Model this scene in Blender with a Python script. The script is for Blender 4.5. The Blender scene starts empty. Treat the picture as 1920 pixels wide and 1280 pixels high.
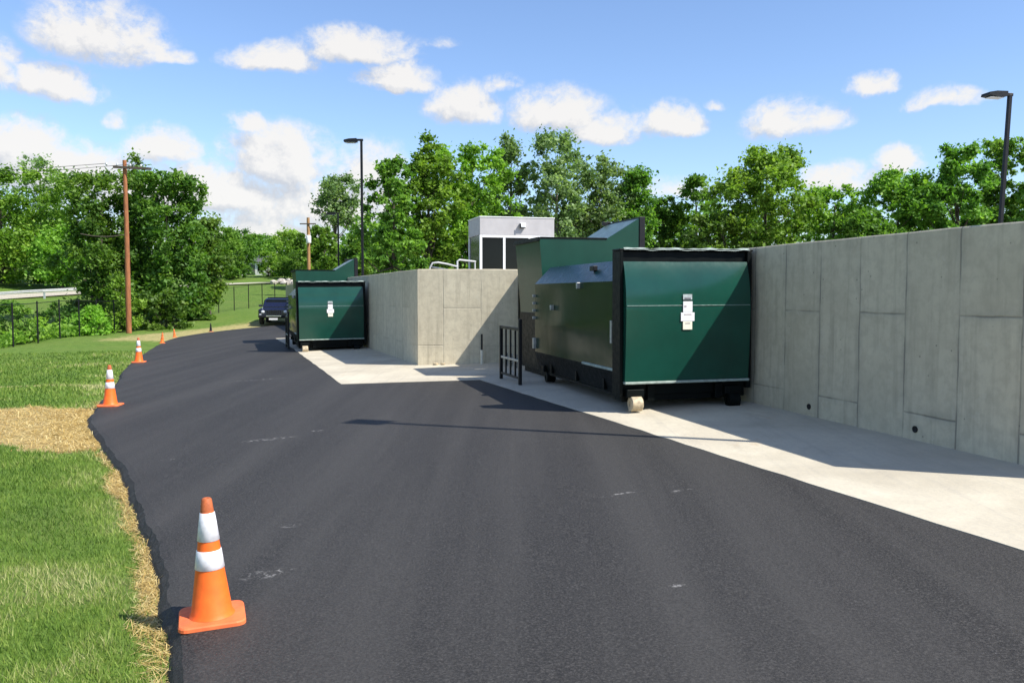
import bpy, math, random
import numpy as np
from mathutils import Vector, Matrix

random.seed(7)
rng = np.random.default_rng(11)
scene = bpy.context.scene
col = scene.collection
R = math.radians
ROAD_G, ROAD_C = 0.032, 1.5            # the drive has a cross fall: higher towards the walls
RX, RY = math.cos(R(17)), math.sin(R(17))
CAM_Z = 1.9
F_PX = 1600.0
PITCH = math.atan(90 / 1600)


def road_z(x, y):
    return ROAD_G * (RX * x + RY * y + ROAD_C)


# ------------------------------------------------------------------ helpers
def link(o, parent=None):
    col.objects.link(o)
    if parent is not None:
        o.parent = parent
    return o


def tag(o, label=None, cat=None, group=None, kind=None):
    if label: o['label'] = label
    if cat: o['category'] = cat
    if group: o['group'] = group
    if kind: o['kind'] = kind
    return o


def empty(name, loc, rz=0.0, label=None, cat=None, group=None):
    o = bpy.data.objects.new(name, None)
    o.empty_display_size = 0.3
    link(o)
    o.location = loc
    o.rotation_euler = (0, 0, rz)
    return tag(o, label, cat, group)


class MB:
    """collects polygons, then builds ONE mesh object"""
    def __init__(self):
        self.v = []; self.f = []; self.smooth = []; self.mi = []

    def add(self, verts, faces, smooth=False, mi=0):
        n = len(self.v)
        self.v.extend([tuple(p) for p in verts])
        for f in faces:
            self.f.append([i + n for i in f]); self.smooth.append(smooth); self.mi.append(mi)
        return self

    def box(self, x0, x1, y0, y1, z0, z1, mi=0, M=None, bev=0.0):
        if bev > 0:
            return self.bevbox(x0, x1, y0, y1, z0, z1, bev, mi, M)
        vs = [Vector(p) for p in [(x0, y0, z0), (x1, y0, z0), (x1, y1, z0), (x0, y1, z0), (x0, y0, z1), (x1, y0, z1), (x1, y1, z1), (x0, y1, z1)]]
        if M is not None: vs = [M @ p for p in vs]
        return self.add(vs, [(0, 3, 2, 1), (4, 5, 6, 7), (0, 1, 5, 4), (1, 2, 6, 5), (2, 3, 7, 6), (3, 0, 4, 7)], False, mi)

    def bevbox(self, x0, x1, y0, y1, z0, z1, b, mi=0, M=None):
        import bmesh
        bm = bmesh.new()
        bmesh.ops.create_cube(bm, size=1)
        for v in bm.verts:
            v.co = Vector((x0 + (v.co.x + .5) * (x1 - x0), y0 + (v.co.y + .5) * (y1 - y0), z0 + (v.co.z + .5) * (z1 - z0)))
        bmesh.ops.bevel(bm, geom=list(bm.edges), offset=b, segments=2, affect='EDGES', profile=0.5)
        bm.verts.index_update()
        vs = [v.co.copy() for v in bm.verts]
        if M is not None: vs = [M @ p for p in vs]
        fs = [[v.index for v in f.verts] for f in bm.faces]
        bm.free()
        return self.add(vs, fs, False, mi)

    def prism(self, poly, axis, a0, a1, mi=0):
        """extrude 2D poly along axis 'x' (poly=(y,z)), 'y' (poly=(x,z)) or 'z' (poly=(x,y))"""
        def p3(p, a):
            if axis == 'x': return (a, p[0], p[1])
            if axis == 'y': return (p[0], a, p[1])
            return (p[0], p[1], a)
        n = len(poly)
        vs = [p3(p, a0) for p in poly] + [p3(p, a1) for p in poly]
        fs = [list(range(n))[::-1], list(range(n, 2 * n))]
        for i in range(n):
            j = (i + 1) % n
            fs.append([i, j, n + j, n + i])
        return self.add(vs, fs, False, mi)

    def tube(self, pts, rad, seg=8, mi=0, cap=True):
        pts = [Vector(p) for p in pts]
        if not hasattr(rad, '__len__'): rad = [rad] * len(pts)
        rings = []
        prev = None
        for i, p in enumerate(pts):
            if i == 0: t = pts[1] - pts[0]
            elif i == len(pts) - 1: t = pts[-1] - pts[-2]
            else: t = pts[i + 1] - pts[i - 1]
            t.normalize()
            if prev is None:
                a = Vector((0, 0, 1)) if abs(t.z) < .9 else Vector((1, 0, 0))
                u = t.cross(a).normalized()
            else:
                u = (prev - t * prev.dot(t)).normalized()
            prev = u
            w = t.cross(u)
            rings.append([p + (u * math.cos(2 * math.pi * k / seg) + w * math.sin(2 * math.pi * k / seg)) * rad[i] for k in range(seg)])
        vs = [q for r in rings for q in r]
        fs = []
        for i in range(len(pts) - 1):
            for k in range(seg):
                a = i * seg + k; b = i * seg + (k + 1) % seg
                fs.append([a, b, b + seg, a + seg])
        self.add(vs, fs, True, mi)
        if cap:
            n = len(pts)
            self.add(rings[0], [list(range(seg))[::-1]], False, mi)
            self.add(rings[-1], [list(range(seg))], False, mi)
        return self

    def lathe(self, prof, seg=24, mi=0, M=None, smooth=True):
        vs = []
        for r, z in prof:
            for k in range(seg):
                a = 2 * math.pi * k / seg
                p = Vector((r * math.cos(a), r * math.sin(a), z))
                vs.append(M @ p if M is not None else p)
        fs = []
        for i in range(len(prof) - 1):
            for k in range(seg):
                a = i * seg + k; b = i * seg + (k + 1) % seg
                fs.append([a, b, b + seg, a + seg])
        return self.add(vs, fs, smooth, mi)

    def grid(self, fn, nu, nv, mi=0, smooth=True):
        vs = [fn(i / nu, j / nv) for j in range(nv + 1) for i in range(nu + 1)]
        fs = []
        for j in range(nv):
            for i in range(nu):
                a = j * (nu + 1) + i
                fs.append([a, a + 1, a + nu + 2, a + nu + 1])
        return self.add(vs, fs, smooth, mi)

    def build(self, name, mats, parent=None):
        me = bpy.data.meshes.new(name)
        me.from_pydata(self.v, [], self.f)
        if not isinstance(mats, (list, tuple)): mats = [mats]
        for m in mats: me.materials.append(m)
        me.polygons.foreach_set('use_smooth', self.smooth)
        me.polygons.foreach_set('material_index', self.mi)
        me.update()
        return link(bpy.data.objects.new(name, me), parent)


def quad_mesh(name, verts, mat, nper=4, tint=None, parent=None):
    """verts: (n*nper,3) array, each run of nper verts is a face"""
    me = bpy.data.meshes.new(name)
    nv = len(verts); nf = nv // nper
    me.vertices.add(nv)
    me.vertices.foreach_set('co', np.asarray(verts, dtype=np.float32).ravel())
    me.loops.add(nv)
    me.loops.foreach_set('vertex_index', np.arange(nv, dtype=np.int32))
    me.polygons.add(nf)
    me.polygons.foreach_set('loop_start', np.arange(0, nv, nper, dtype=np.int32))
    if tint is not None:
        at = me.attributes.new('tint', 'FLOAT', 'POINT')
        at.data.foreach_set('value', np.repeat(np.asarray(tint, dtype=np.float32), nper))
    me.materials.append(mat)
    me.update(calc_edges=True)
    me.validate()
    return link(bpy.data.objects.new(name, me), parent)


def copy_tree(o, parent=None):
    c = o.copy()
    col.objects.link(c)
    c.parent = parent
    for ch in list(o.children):
        copy_tree(ch, c)
    return c


# ------------------------------------------------------------------ materials
class NT:
    def __init__(self, name):
        self.m = bpy.data.materials.new(name)
        self.m.use_nodes = True
        self.t = self.m.node_tree
        self.n = self.t.nodes
        self.b = self.n['Principled BSDF']
        self.out = self.n['Material Output']

    def node(self, typ, **kw):
        nd = self.n.new(typ)
        for k, v in kw.items():
            if k in nd.bl_rna.properties: setattr(nd, k, v)
            else: nd.inputs[k].default_value = v
        return nd

    def l(self, a, b): self.t.links.new(a, b)

    def coord(self, which='Object', scale=None):
        tc = self.node('ShaderNodeTexCoord')
        if scale is None: return tc.outputs[which]
        mp = self.node('ShaderNodeMapping')
        mp.inputs['Scale'].default_value = scale
        self.l(tc.outputs[which], mp.inputs['Vector'])
        return mp.outputs['Vector']

    def noise(self, vec, scale, detail=4, rough=.55, dist=0.0):
        nd = self.node('ShaderNodeTexNoise')
        nd.inputs['Scale'].default_value = scale
        nd.inputs['Detail'].default_value = detail
        nd.inputs['Roughness'].default_value = rough
        nd.inputs['Distortion'].default_value = dist
        if vec is not None: self.l(vec, nd.inputs['Vector'])
        return nd.outputs['Fac']

    def ramp(self, fac, stops):
        nd = self.node('ShaderNodeValToRGB')
        el = nd.color_ramp.elements
        while len(el) > 1: el.remove(el[-1])
        for i, (p, c) in enumerate(stops):
            e = el[0] if i == 0 else el.new(p)
            e.position = p
            e.color = (c, c, c, 1) if not hasattr(c, '__len__') else (*c, 1)
        self.l(fac, nd.inputs['Fac'])
        return nd.outputs['Color']

    def math(self, op, a, b=None, clamp=False):
        nd = self.node('ShaderNodeMath', operation=op)
        nd.use_clamp = clamp
        for i, x in enumerate((a, b)):
            if x is None: continue
            if isinstance(x, (int, float)): nd.inputs[i].default_value = x
            else: self.l(x, nd.inputs[i])
        return nd.outputs[0]

    def mix(self, fac, a, b, blend='MIX'):
        nd = self.node('ShaderNodeMix', data_type='RGBA', blend_type=blend)
        for s, x in ((0, fac), (6, a), (7, b)):
            if isinstance(x, (int, float)): nd.inputs[s].default_value = x
            elif isinstance(x, (tuple, list)): nd.inputs[s].default_value = (*x, 1)
            else: self.l(x, nd.inputs[s])
        return nd.outputs[2]

    def bump(self, h, strength=.3, dist=.02, normal=None):
        nd = self.node('ShaderNodeBump')
        nd.inputs['Strength'].default_value = strength
        nd.inputs['Distance'].default_value = dist
        self.l(h, nd.inputs['Height'])
        if normal is not None: self.l(normal, nd.inputs['Normal'])
        self.l(nd.outputs[0], self.b.inputs['Normal'])
        return nd.outputs[0]

    def base(self, c):
        if isinstance(c, (tuple, list)): self.b.inputs['Base Color'].default_value = (*c, 1)
        else: self.l(c, self.b.inputs['Base Color'])

    def set(self, **kw):
        for k, v in kw.items():
            k = k.replace('_', ' ')
            if hasattr(v, 'links') or hasattr(v, 'is_linked'): self.l(v, self.b.inputs[k])
            else: self.b.inputs[k].default_value = v


def mat_plain(name, c, rough=.5, metal=0.0, var=.15, scale=6, spec=.5, coat=0.0):
    t = NT(name)
    v = t.coord('Object')
    n = t.noise(v, scale, 5)
    lo = tuple(x * (1 - var) for x in c); hi = tuple(min(1, x * (1 + var)) for x in c)
    t.base(t.ramp(n, [(.3, lo), (.7, hi)]))
    rr = t.ramp(t.noise(v, scale * 2.3, 3), [(.3, max(.02, rough * .8)), (.7, min(1, rough * 1.2))])
    t.l(rr, t.b.inputs['Roughness'])
    t.set(Metallic=metal)
    t.b.inputs['Specular IOR Level'].default_value = spec
    t.b.inputs['Coat Weight'].default_value = coat
    return t.m


def mat_asphalt():
    t = NT('asphalt')
    v = t.coord('Object')
    fine = t.noise(v, 70, 4, .78)
    mid = t.noise(v, 22, 4, .6)
    # roller lanes drawn out along the drive
    mp = t.node('ShaderNodeMapping')
    mp.inputs['Rotation'].default_value = (0, 0, R(-19))
    mp.inputs['Scale'].default_value = (1.3, .07, 1)
    tc = t.node('ShaderNodeTexCoord')
    t.l(tc.outputs['Object'], mp.inputs['Vector'])
    lane = t.noise(mp.outputs[0], 1.2, 5, .6, .3)
    big = t.noise(v, .35, 4, .6)
    grit = t.noise(v, 62, 2, .5)
    c = t.ramp(fine, [(.36, (0.0084, 0.0077, 0.0071)), (.53, (0.0334, 0.0311, 0.0286)), (.68, (0.1038, 0.0972, 0.0896))])
    c = t.mix(t.ramp(mid, [(.35, .3), (.65, 0.0)]), c, (0.0158, 0.0146, 0.0134))
    c = t.mix(t.ramp(lane, [(.42, 0.0), (.64, .75)]), c, (0.0528, 0.0495, 0.0452))
    c = t.mix(t.ramp(big, [(.40, 0.0), (.66, .28)]), c, (0.0449, 0.0417, 0.0378))
    c = t.mix(t.ramp(grit, [(.36, .35), (.5, 0.0)]), c, (.014, .0135, .013))
    c = t.mix(t.ramp(grit, [(.54, 0.0), (.68, .28)]), c, (.085, .082, .078))
    # pale scuffs and chalk marks at a few spots
    spots = [(-3.08, 10.75, .42, .10), (-1.62, 5.55, .20, .10), (-1.75, 6.7, .10, .05), (-3.9, 9.6, .10, .03), (-2.6, 11.3, .10, .05),
             (.95, 7.4, .25, .03), (1.5, 7.45, .14, .05), (1.0, 5.1, .10, .04), (-5.5, 18.2, .7, .1)]
    acc = None
    for (x, y, a, b) in spots:
        m2 = t.node('ShaderNodeMapping', vector_type='TEXTURE')
        m2.inputs['Location'].default_value = (x, y, 0)
        m2.inputs['Rotation'].default_value = (0, 0, R(25))
        m2.inputs['Scale'].default_value = (a, b, 50)
        t.l(tc.outputs['Object'], m2.inputs['Vector'])
        ln = t.node('ShaderNodeVectorMath', operation='LENGTH')
        t.l(m2.outputs[0], ln.inputs[0])
        k = t.math('SUBTRACT', 1.0, ln.outputs['Value'], clamp=True)
        acc = k if acc is None else t.math('MAXIMUM', acc, k)
    scr = t.noise(v, 16, 5, .7, .5)
    mk = t.math('MULTIPLY', t.ramp(acc, [(0, 0.0), (.4, 1.0)]), t.ramp(scr, [(.52, 0.0), (.62, .65)]))
    c = t.mix(mk, c, (.30, .29, .275))
    # scattered pale grains
    grain = t.noise(v, 41, 2, .5)
    c = t.mix(t.ramp(grain, [(.74, 0.0), (.79, .35)]), c, (.2, .2, .2))
    t.base(c)
    t.set(Roughness=.72)
    t.b.inputs['Specular IOR Level'].default_value = .32
    b1 = t.bump(fine, .55, .012)
    t.bump(mid, .25, .02, b1)
    return t.m


def mat_pad():
    t = NT('pad_concrete')
    v = t.coord('Object')
    n1 = t.noise(v, 1.1, 6, .62, .4)
    n2 = t.noise(v, 30, 3, .6)
    n3 = t.noise(v, .4, 5, .6)
    c = t.ramp(n1, [(.28, (.45, .40, .305)), (.7, (.60, .545, .425))])
    c = t.mix(t.ramp(n3, [(.5, 0.0), (.72, .45)]), c, (.37, .33, .255))
    c = t.mix(t.ramp(n2, [(.35, .22), (.6, 0.0)]), c, (.33, .31, .27))
    rust = t.noise(t.coord('Object', (1, .35, 1)), 1.7, 5, .7, .8)
    c = t.mix(t.ramp(rust, [(.60, 0.0), (.72, .4)]), c, (.38, .27, .16))
    c = t.mix(t.ramp(t.noise(v, 2.6, 6, .75, 1.0), [(.60, 0.0), (.70, .35)]), c, (.26, .24, .20))
    # broom streaks and tyre dirt along the pad
    mp = t.node('ShaderNodeMapping')
    mp.inputs['Rotation'].default_value = (0, 0, R(-19))
    mp.inputs['Scale'].default_value = (9, .5, 1)
    tc = t.node('ShaderNodeTexCoord')
    t.l(tc.outputs['Object'], mp.inputs['Vector'])
    st = t.noise(mp.outputs[0], 1.0, 6, .7)
    c = t.mix(t.ramp(st, [(.5, 0.0), (.75, .3)]), c, (.30, .28, .25))
    t.base(c)
    t.set(Roughness=.85)
    t.b.inputs['Specular IOR Level'].default_value = .25
    t.bump(n2, .25, .01)
    return t.m


def mat_wall(name, cell=.78, h0=.62, h1=1.72, off=0.0, jk=.62):
    """board-marked cast concrete; local x runs along the wall, z up"""
    t = NT(name)
    v = t.coord('Object')
    sep = t.node('ShaderNodeSeparateXYZ')
    t.l(v, sep.inputs[0])
    x = t.math('ADD', sep.outputs[0], off); z = sep.outputs[2]
    wob = t.math('MULTIPLY', t.math('SUBTRACT', t.noise(v, 2.2, 4), .5), .035)
    xw = t.math('ADD', x, wob)
    q = t.math('DIVIDE', xw, cell)
    cellid = t.math('FLOOR', q)
    fr = t.math('FRACT', q)
    dv = t.math('MULTIPLY', t.math('MINIMUM', fr, t.math('SUBTRACT', 1.0, fr)), cell)
    par = t.math('MODULO', t.math('ADD', cellid, 200), 2.0)
    hz = t.math('ADD', t.math('MULTIPLY', par, h1 - h0), h0)
    dh = t.math('ABSOLUTE', t.math('SUBTRACT', t.math('ADD', z, wob), hz))
    d = t.math('MINIMUM', dv, dh)
    fade = t.ramp(t.noise(v, 1.4, 3), [(.34, .15), (.56, 1.0)])
    line = t.math('MULTIPLY', t.ramp(d, [(.003, 1.0), (.015, 0.0)]), fade)
    halo = t.math('MULTIPLY', t.ramp(d, [(.0, .55), (.09, 0.0)]), fade)
    n1 = t.noise(v, 1.3, 7, .65, .5)
    n2 = t.noise(v, 7, 6, .65)
    n3 = t.noise(v, 55, 3, .6)
    streak = t.noise(t.coord('Object', (7, 7, .55)), 1.0, 6, .65, .2)
    wn = t.node('ShaderNodeTexWhiteNoise', noise_dimensions='2D')
    cv = t.node('ShaderNodeCombineXYZ')
    above = t.math('GREATER_THAN', z, hz)
    t.l(cellid, cv.inputs[0]); t.l(above, cv.inputs[1])
    t.l(cv.outputs[0], wn.inputs['Vector'])
    c = t.ramp(n1, [(.25, (.47, .415, .30)), (.72, (.66, .595, .44))])
    c = t.mix(.34, c, t.ramp(wn.outputs['Value'], [(0, (.45, .40, .295)), (1, (.66, .595, .445))]))
    c = t.mix(t.ramp(n2, [(.40, .34), (.56, 0.0)]), c, (.37, .325, .24))
    c = t.mix(t.ramp(streak, [(.50, 0.0), (.70, .48)]), c, (.31, .275, .205))
    c = t.mix(t.ramp(t.noise(v, 3.1, 6, .75, 1.2), [(.60, 0.0), (.70, .32)]), c, (.60, .565, .47))
    holes = t.node('ShaderNodeTexVoronoi', feature='F1')
    holes.inputs['Scale'].default_value = 5.5
    t.l(v, holes.inputs['Vector'])
    c = t.mix(t.ramp(holes.outputs['Distance'], [(.045, .6), (.075, 0.0)]), c, (.13, .125, .11))
    c = t.mix(t.math('MULTIPLY', halo, jk * .8), c, (.24, .23, .20))
    c = t.mix(t.math('MULTIPLY', line, jk), c, (.12, .115, .10))
    t.base(c)
    t.set(Roughness=.88)
    t.b.inputs['Specular IOR Level'].default_value = .25
    b1 = t.bump(t.math('SUBTRACT', 1.0, line), .5, .012)
    b2 = t.bump(n2, .25, .02, b1)
    t.bump(n3, .2, .006, b2)
    return t.m


def mat_paint(name='green_paint', c=(.0055, .054, .036), rough=.2, dent=.0, coat=.22, spec=.42):
    t = NT(name)
    v = t.coord('Object')
    n1 = t.noise(v, 1.6, 5, .6)
    n2 = t.noise(v, 14, 5, .7)
    cc = t.ramp(n1, [(.3, tuple(x * .82 for x in c)), (.7, tuple(x * 1.15 for x in c))])
    # dust film and scuffs
    dust = t.noise(t.coord('Object', (1, 1, .35)), 5, 7, .72, .4)
    cc = t.mix(t.ramp(dust, [(.60, 0.0), (.82, .05)]), cc, (.08, .12, .09))
    scr = t.noise(t.coord('Object', (1.5, 1.5, 9)), 6, 4, .6)
    cc = t.mix(t.ramp(scr, [(.78, 0.0), (.82, .2)]), cc, (.16, .18, .16))
    t.base(cc)
    rr = t.ramp(n2, [(.3, rough * .92), (.75, rough * 1.15)])
    t.l(rr, t.b.inputs['Roughness'])
    t.b.inputs['Specular IOR Level'].default_value = spec
    t.b.inputs['Coat Weight'].default_value = coat
    t.b.inputs['Coat Roughness'].default_value = rough * .6
    if dent > 0:
        t.bump(t.noise(v, 2.3, 3, .5), dent, .05)
    else:
        t.bump(n1, .03, .03)
    return t.m


def mat_leaf(name, dark, mid, bright, trans=.45, tr_col=None):
    t = NT(name)
    at = t.node('ShaderNodeAttribute', attribute_name='tint')
    c = t.ramp(at.outputs['Fac'], [(0.0, dark), (.5, mid), (1.0, bright)])
    oi = t.node('ShaderNodeObjectInfo')
    hs = t.node('ShaderNodeHueSaturation')
    t.l(t.ramp(oi.outputs['Random'], [(0, .494), (1, .514)]), hs.inputs['Hue'])
    t.l(t.ramp(oi.outputs['Random'], [(0, .92), (1, 1.10)]), hs.inputs['Value'])
    t.l(c, hs.inputs['Color'])
    c = hs.outputs[0]
    t.base(c)
    t.set(Roughness=.55)
    t.b.inputs['Specular IOR Level'].default_value = .3
    tr = t.node('ShaderNodeBsdfTranslucent')
    tc = t.mix(1.0, c, (1.25, 1.35, .55), 'MULTIPLY')
    t.l(tc, tr.inputs['Color'])
    mx = t.node('ShaderNodeMixShader')
    mx.inputs[0].default_value = trans
    t.l(t.b.outputs[0], mx.inputs[1]); t.l(tr.outputs[0], mx.inputs[2])
    t.l(mx.outputs[0], t.out.inputs['Surface'])
    return t.m


def mat_ground():
    t = NT('grass_ground')
    v = t.coord('Object')
    at = t.node('ShaderNodeAttribute', attribute_name='straw')
    n1 = t.noise(v, .45, 6, .62, .6)
    n2 = t.noise(v, 5, 6, .7, .4)
    n3 = t.noise(v, 48, 4, .7)
    g = t.ramp(n2, [(.28, (.06, .115, .016)), (.52, (.115, .195, .028)), (.75, (.19, .26, .055))])
    g = t.mix(t.ramp(n1, [(.45, 0.0), (.68, .55)]), g, (.16, .21, .045))
    g = t.mix(t.ramp(n3, [(.3, .4), (.55, 0.0)]), g, (.04, .085, .015))
    s = t.ramp(n3, [(.25, (.30, .22, .09)), (.5, (.52, .40, .19)), (.75, (.66, .54, .31))])
    s = t.mix(t.ramp(n2, [(.42, .0), (.62, .45)]), s, (.17, .19, .05))
    edge = t.math('ADD', at.outputs['Fac'], t.math('MULTIPLY', t.math('SUBTRACT', n2, .5), .9))
    k = t.ramp(edge, [(.38, 0.0), (.62, 1.0)])
    t.base(t.mix(k, g, s))
    t.set(Roughness=.9)
    t.b.inputs['Specular IOR Level'].default_value = .2
    b = t.bump(n3, .7, .03)
    t.bump(n2, .4, .06, b)
    return t.m


def mat_blade(name, stops):
    t = NT(name)
    at = t.node('ShaderNodeAttribute', attribute_name='tint')
    c = t.ramp(at.outputs['Fac'], stops)
    t.base(c)
    t.set(Roughness=.6)
    t.b.inputs['Specular IOR Level'].default_value = .25
    tr = t.node('ShaderNodeBsdfTranslucent')
    t.l(c, tr.inputs['Color'])
    mx = t.node('ShaderNodeMixShader')
    mx.inputs[0].default_value = .3
    t.l(t.b.outputs[0], mx.inputs[1]); t.l(tr.outputs[0], mx.inputs[2])
    t.l(mx.outputs[0], t.out.inputs['Surface'])
    return t.m


def mat_bark(name, c):
    t = NT(name)
    n = t.noise(t.coord('Object', (4, 4, .7)), 3, 6, .7, .3)
    t.base(t.ramp(n, [(.3, tuple(x * .5 for x in c)), (.7, tuple(x * 1.35 for x in c))]))
    t.set(Roughness=.9)
    t.bump(n, .6, .03)
    return t.m


M = {
    'asphalt': mat_asphalt(), 'pad': mat_pad(), 'ground': mat_ground(),
    'wall': mat_wall('cast_concrete'), 'wall_b': mat_wall('cast_concrete_far', .9, .7, 1.6, .3, .2),
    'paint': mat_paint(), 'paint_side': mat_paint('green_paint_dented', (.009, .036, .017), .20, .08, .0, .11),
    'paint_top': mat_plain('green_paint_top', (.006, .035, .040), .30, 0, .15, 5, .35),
    'paint_hopper': mat_paint('green_paint_hopper', (.006, .050, .031), .32, 0, .0, .35),
    'dark_paint': mat_plain('blackish_green_paint', (.0018, .0036, .0034), .5, 0, .2, 6, .14),
    'scuffed_lit': mat_plain('worn_lit_edge_paint', (.30, .36, .32), .5, 0, .3, 12),  # pale tone for worn edges, also painting gleam and reflection on them
    'seam': mat_plain('sunlit_seam', (.14, .21, .18), .5, 0, .4, 16),  # lighter than the door: the seam's sunlit ledge put into its colour
    'black': mat_plain('black_paint', (.008, .008, .010), .45, 0, .3, 8, .3),
    'steel': mat_plain('worn_steel', (.42, .42, .40), .45, .6, .25, 14),
    'tan_steel': mat_plain('dusty_roller_steel', (.44, .36, .24), .6, .1, .35, 20),
    'sticker': mat_plain('white_sticker', (.80, .79, .80), .35, 0, .05, 20),
    'sticker_y': mat_plain('cream_sticker', (.80, .78, .62), .35, 0, .05, 20),
    'sticker_g': mat_plain('grey_sticker', (.42, .46, .46), .35, 0, .2, 30),
    'ink': mat_plain('sticker_ink', (.09, .07, .09), .5),
    'ink_p': mat_plain('faded_sticker_ink', (.42, .36, .36), .5),
    'booth_w': mat_plain('booth_panel', (.43, .41, .41), .5, 0, .08, 3),
    'booth_frame': mat_plain('booth_white_frame', (.80, .80, .80), .4, 0, .04, 4),
    'glass': mat_plain('dark_window_glass', (.006, .008, .008), .08, 0, .2, 1, .22),
    'orange': mat_plain('cone_orange', (.86, .145, .018), .5, 0, .12, 14, .35),
    'orange_dirty': mat_plain('cone_base_orange', (.80, .17, .055), .62, 0, .2, 9, .3),
    'cone_tip': mat_plain('cone_faded_tip', (.40, .105, .035), .6, 0, .25, 30, .3),
    'reflect': mat_plain('cone_white_collar', (.74, .73, .75), .38, 0, .16, 22),
    'pole_wood': mat_bark('creosoted_pole', (.30, .115, .045)),
    'pole_wood_b': mat_bark('weathered_pole', (.36, .20, .08)),
    'bark': mat_bark('tree_bark', (.085, .068, .05)),
    'bark_l': mat_bark('pale_bark', (.20, .175, .145)),
    'white_metal': mat_plain('white_metal', (.72, .72, .71), .4, 0, .08, 5),
    'rail_grey': mat_plain('weathered_white_rail', (.46, .46, .45), .45, 0, .12, 6),
    'galv': mat_plain('galvanised', (.55, .57, .58), .42, .5, .12, 6),
    'car': mat_plain('dark_blue_car_paint', (.006, .008, .028), .16, 0, .1, 2, .6, .6),
    'chrome': mat_plain('chrome', (.75, .75, .75), .15, 1.0, .05, 5),
    'lamp_lens': mat_plain('headlight_lens', (.7, .72, .75), .12, .2, .1, 20),
    'rubber': mat_plain('rubber', (.018, .018, .018), .8),
    'roof': mat_plain('grey_roof', (.10, .10, .105), .8, 0, .2, 8),
    'siding': mat_plain('white_siding', (.74, .73, .70), .6, 0, .06, 4),
    'stone': mat_plain('pale_stone', (.42, .38, .33), .9, 0, .35, 3),
    'gravel': mat_plain('gravel', (.42, .38, .30), .95, 0, .3, 9),
    'yard': mat_plain('yard_gravel', (.25, .235, .20), .95, 0, .25, 1.2),
    'pvc': mat_plain('white_pvc', (.72, .68, .56), .5, 0, .1, 8),
    'weep': mat_plain('weep_pipe_dark', (.01, .01, .01), .8),
    'leaf_bright': mat_leaf('leaf_bright', (0.085, 0.189, 0.023), (0.186, 0.336, 0.041), (0.323, 0.486, 0.076)),
    'leaf_mid': mat_leaf('leaf_mid', (0.071, 0.157, 0.024), (0.155, 0.291, 0.040), (0.280, 0.430, 0.073)),
    'leaf_dark': mat_leaf('leaf_dark', (0.045, 0.106, 0.018), (0.104, 0.205, 0.031), (0.209, 0.327, 0.050)),
    'leaf_silver': mat_leaf('leaf_silver', (0.097, 0.166, 0.059), (0.175, 0.277, 0.097), (0.341, 0.443, 0.213)),
    'leaf_yellow': mat_leaf('leaf_yellow', (0.128, 0.254, 0.030), (0.224, 0.410, 0.047), (0.341, 0.543, 0.075)),
}

# ------------------------------------------------------------------ terrain
EDGE = [(-.75, -8), (-.95, -2), (-1.1, 1.5), (-1.3, 3.0), (-1.56, 3.99), (-1.82, 4.61), (-2.46, 5.9), (-3.25, 7.45), (-4.51, 9.73), (-5.96, 12.1), (-6.62, 13.35), (-7.15, 14.67),
        (-8.45, 18.2), (-10.13, 22.29), (-11.7, 26.8), (-13.16, 31.37), (-14.4, 35.5), (-15.05, 38.5), (-15.1, 41.6), (-14.6, 44.6), (-13.93, 47.4), (-12.99, 50.6), (-11.7, 54.5), (-10.2, 59), (-8.5, 64)]
EX = np.array([p[0] for p in EDGE]); EY = np.array([p[1] for p in EDGE])


def edge_x(y):
    return np.interp(y, EY, EX)


FENCE = [(-17.0, 18.0), (-18.4, 25.0), (-19.3, 32.0), (-20.5, 42.7), (-20.9, 50.0), (-20.7, 58.0), (-18.6, 70.0), (-16.6, 79.0)]
FX = np.array([p[0] for p in FENCE]); FY = np.array([p[1] for p in FENCE])


def sm(a, b, x):
    t = np.clip((x - a) / (b - a), 0, 1)
    return t * t * (3 - 2 * t)


def H(x, y):
    x = np.asarray(x, float); y = np.asarray(y, float)
    pl = ROAD_G * (RX * x + RY * y + ROAD_C)
    ex = edge_x(y)
    d = ex - x                                   # metres left of the asphalt
    side = np.maximum(pl, -.12)
    rise = .046 * np.maximum(0, y - 47)
    w = sm(.2, 5.0, d)
    z = pl * (1 - w) + (np.minimum(side, .1) + np.minimum(rise, 1.3)) * w - .075
    z = z + .05 * sm(.3, 1.5, d) * sm(3, 6, y) - .03 * (1 - sm(.12, .5, d)) - .05 * (d < -.02)
    # beyond the chain-link fence: a ditch, then the bank of the far road and the hill
    fx = np.interp(y, FY, FX)
    s = fx - x
    near = 1 - sm(46, 60, y)
    z = z - 1.0 * near * sm(.5, 3.5, s) * (1 - sm(7, 14, s))
    z = z + 2.3 * near * sm(9, 21, s)
    hill = sm(70, 90, y) * 1.5 + sm(86, 118, y) * 1.6 + sm(115, 220, y) * 5
    hill = hill * sm(2, 14, d + 6 * sm(60, 90, y))
    z = z + hill + sm(25, 60, s) * 2.0
    # gentle lumps
    z = z + sm(1, 4, d) * (.035 * np.sin(x * .9 + 1.3) * np.sin(y * .7) + .05 * np.sin(x * .23 + y * .31))
    return z


def axis_vals(lo, a, b, hi, fine, growth=1.16):
    v = list(np.arange(a, b + 1e-6, fine))
    s = fine; p = b
    while p < hi:
        s = min(s * growth, 60); p += s; v.append(p)
    s = fine; p = a
    while p > lo:
        s = min(s * growth, 60); p -= s; v.insert(0, p)
    return np.array(v)


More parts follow.
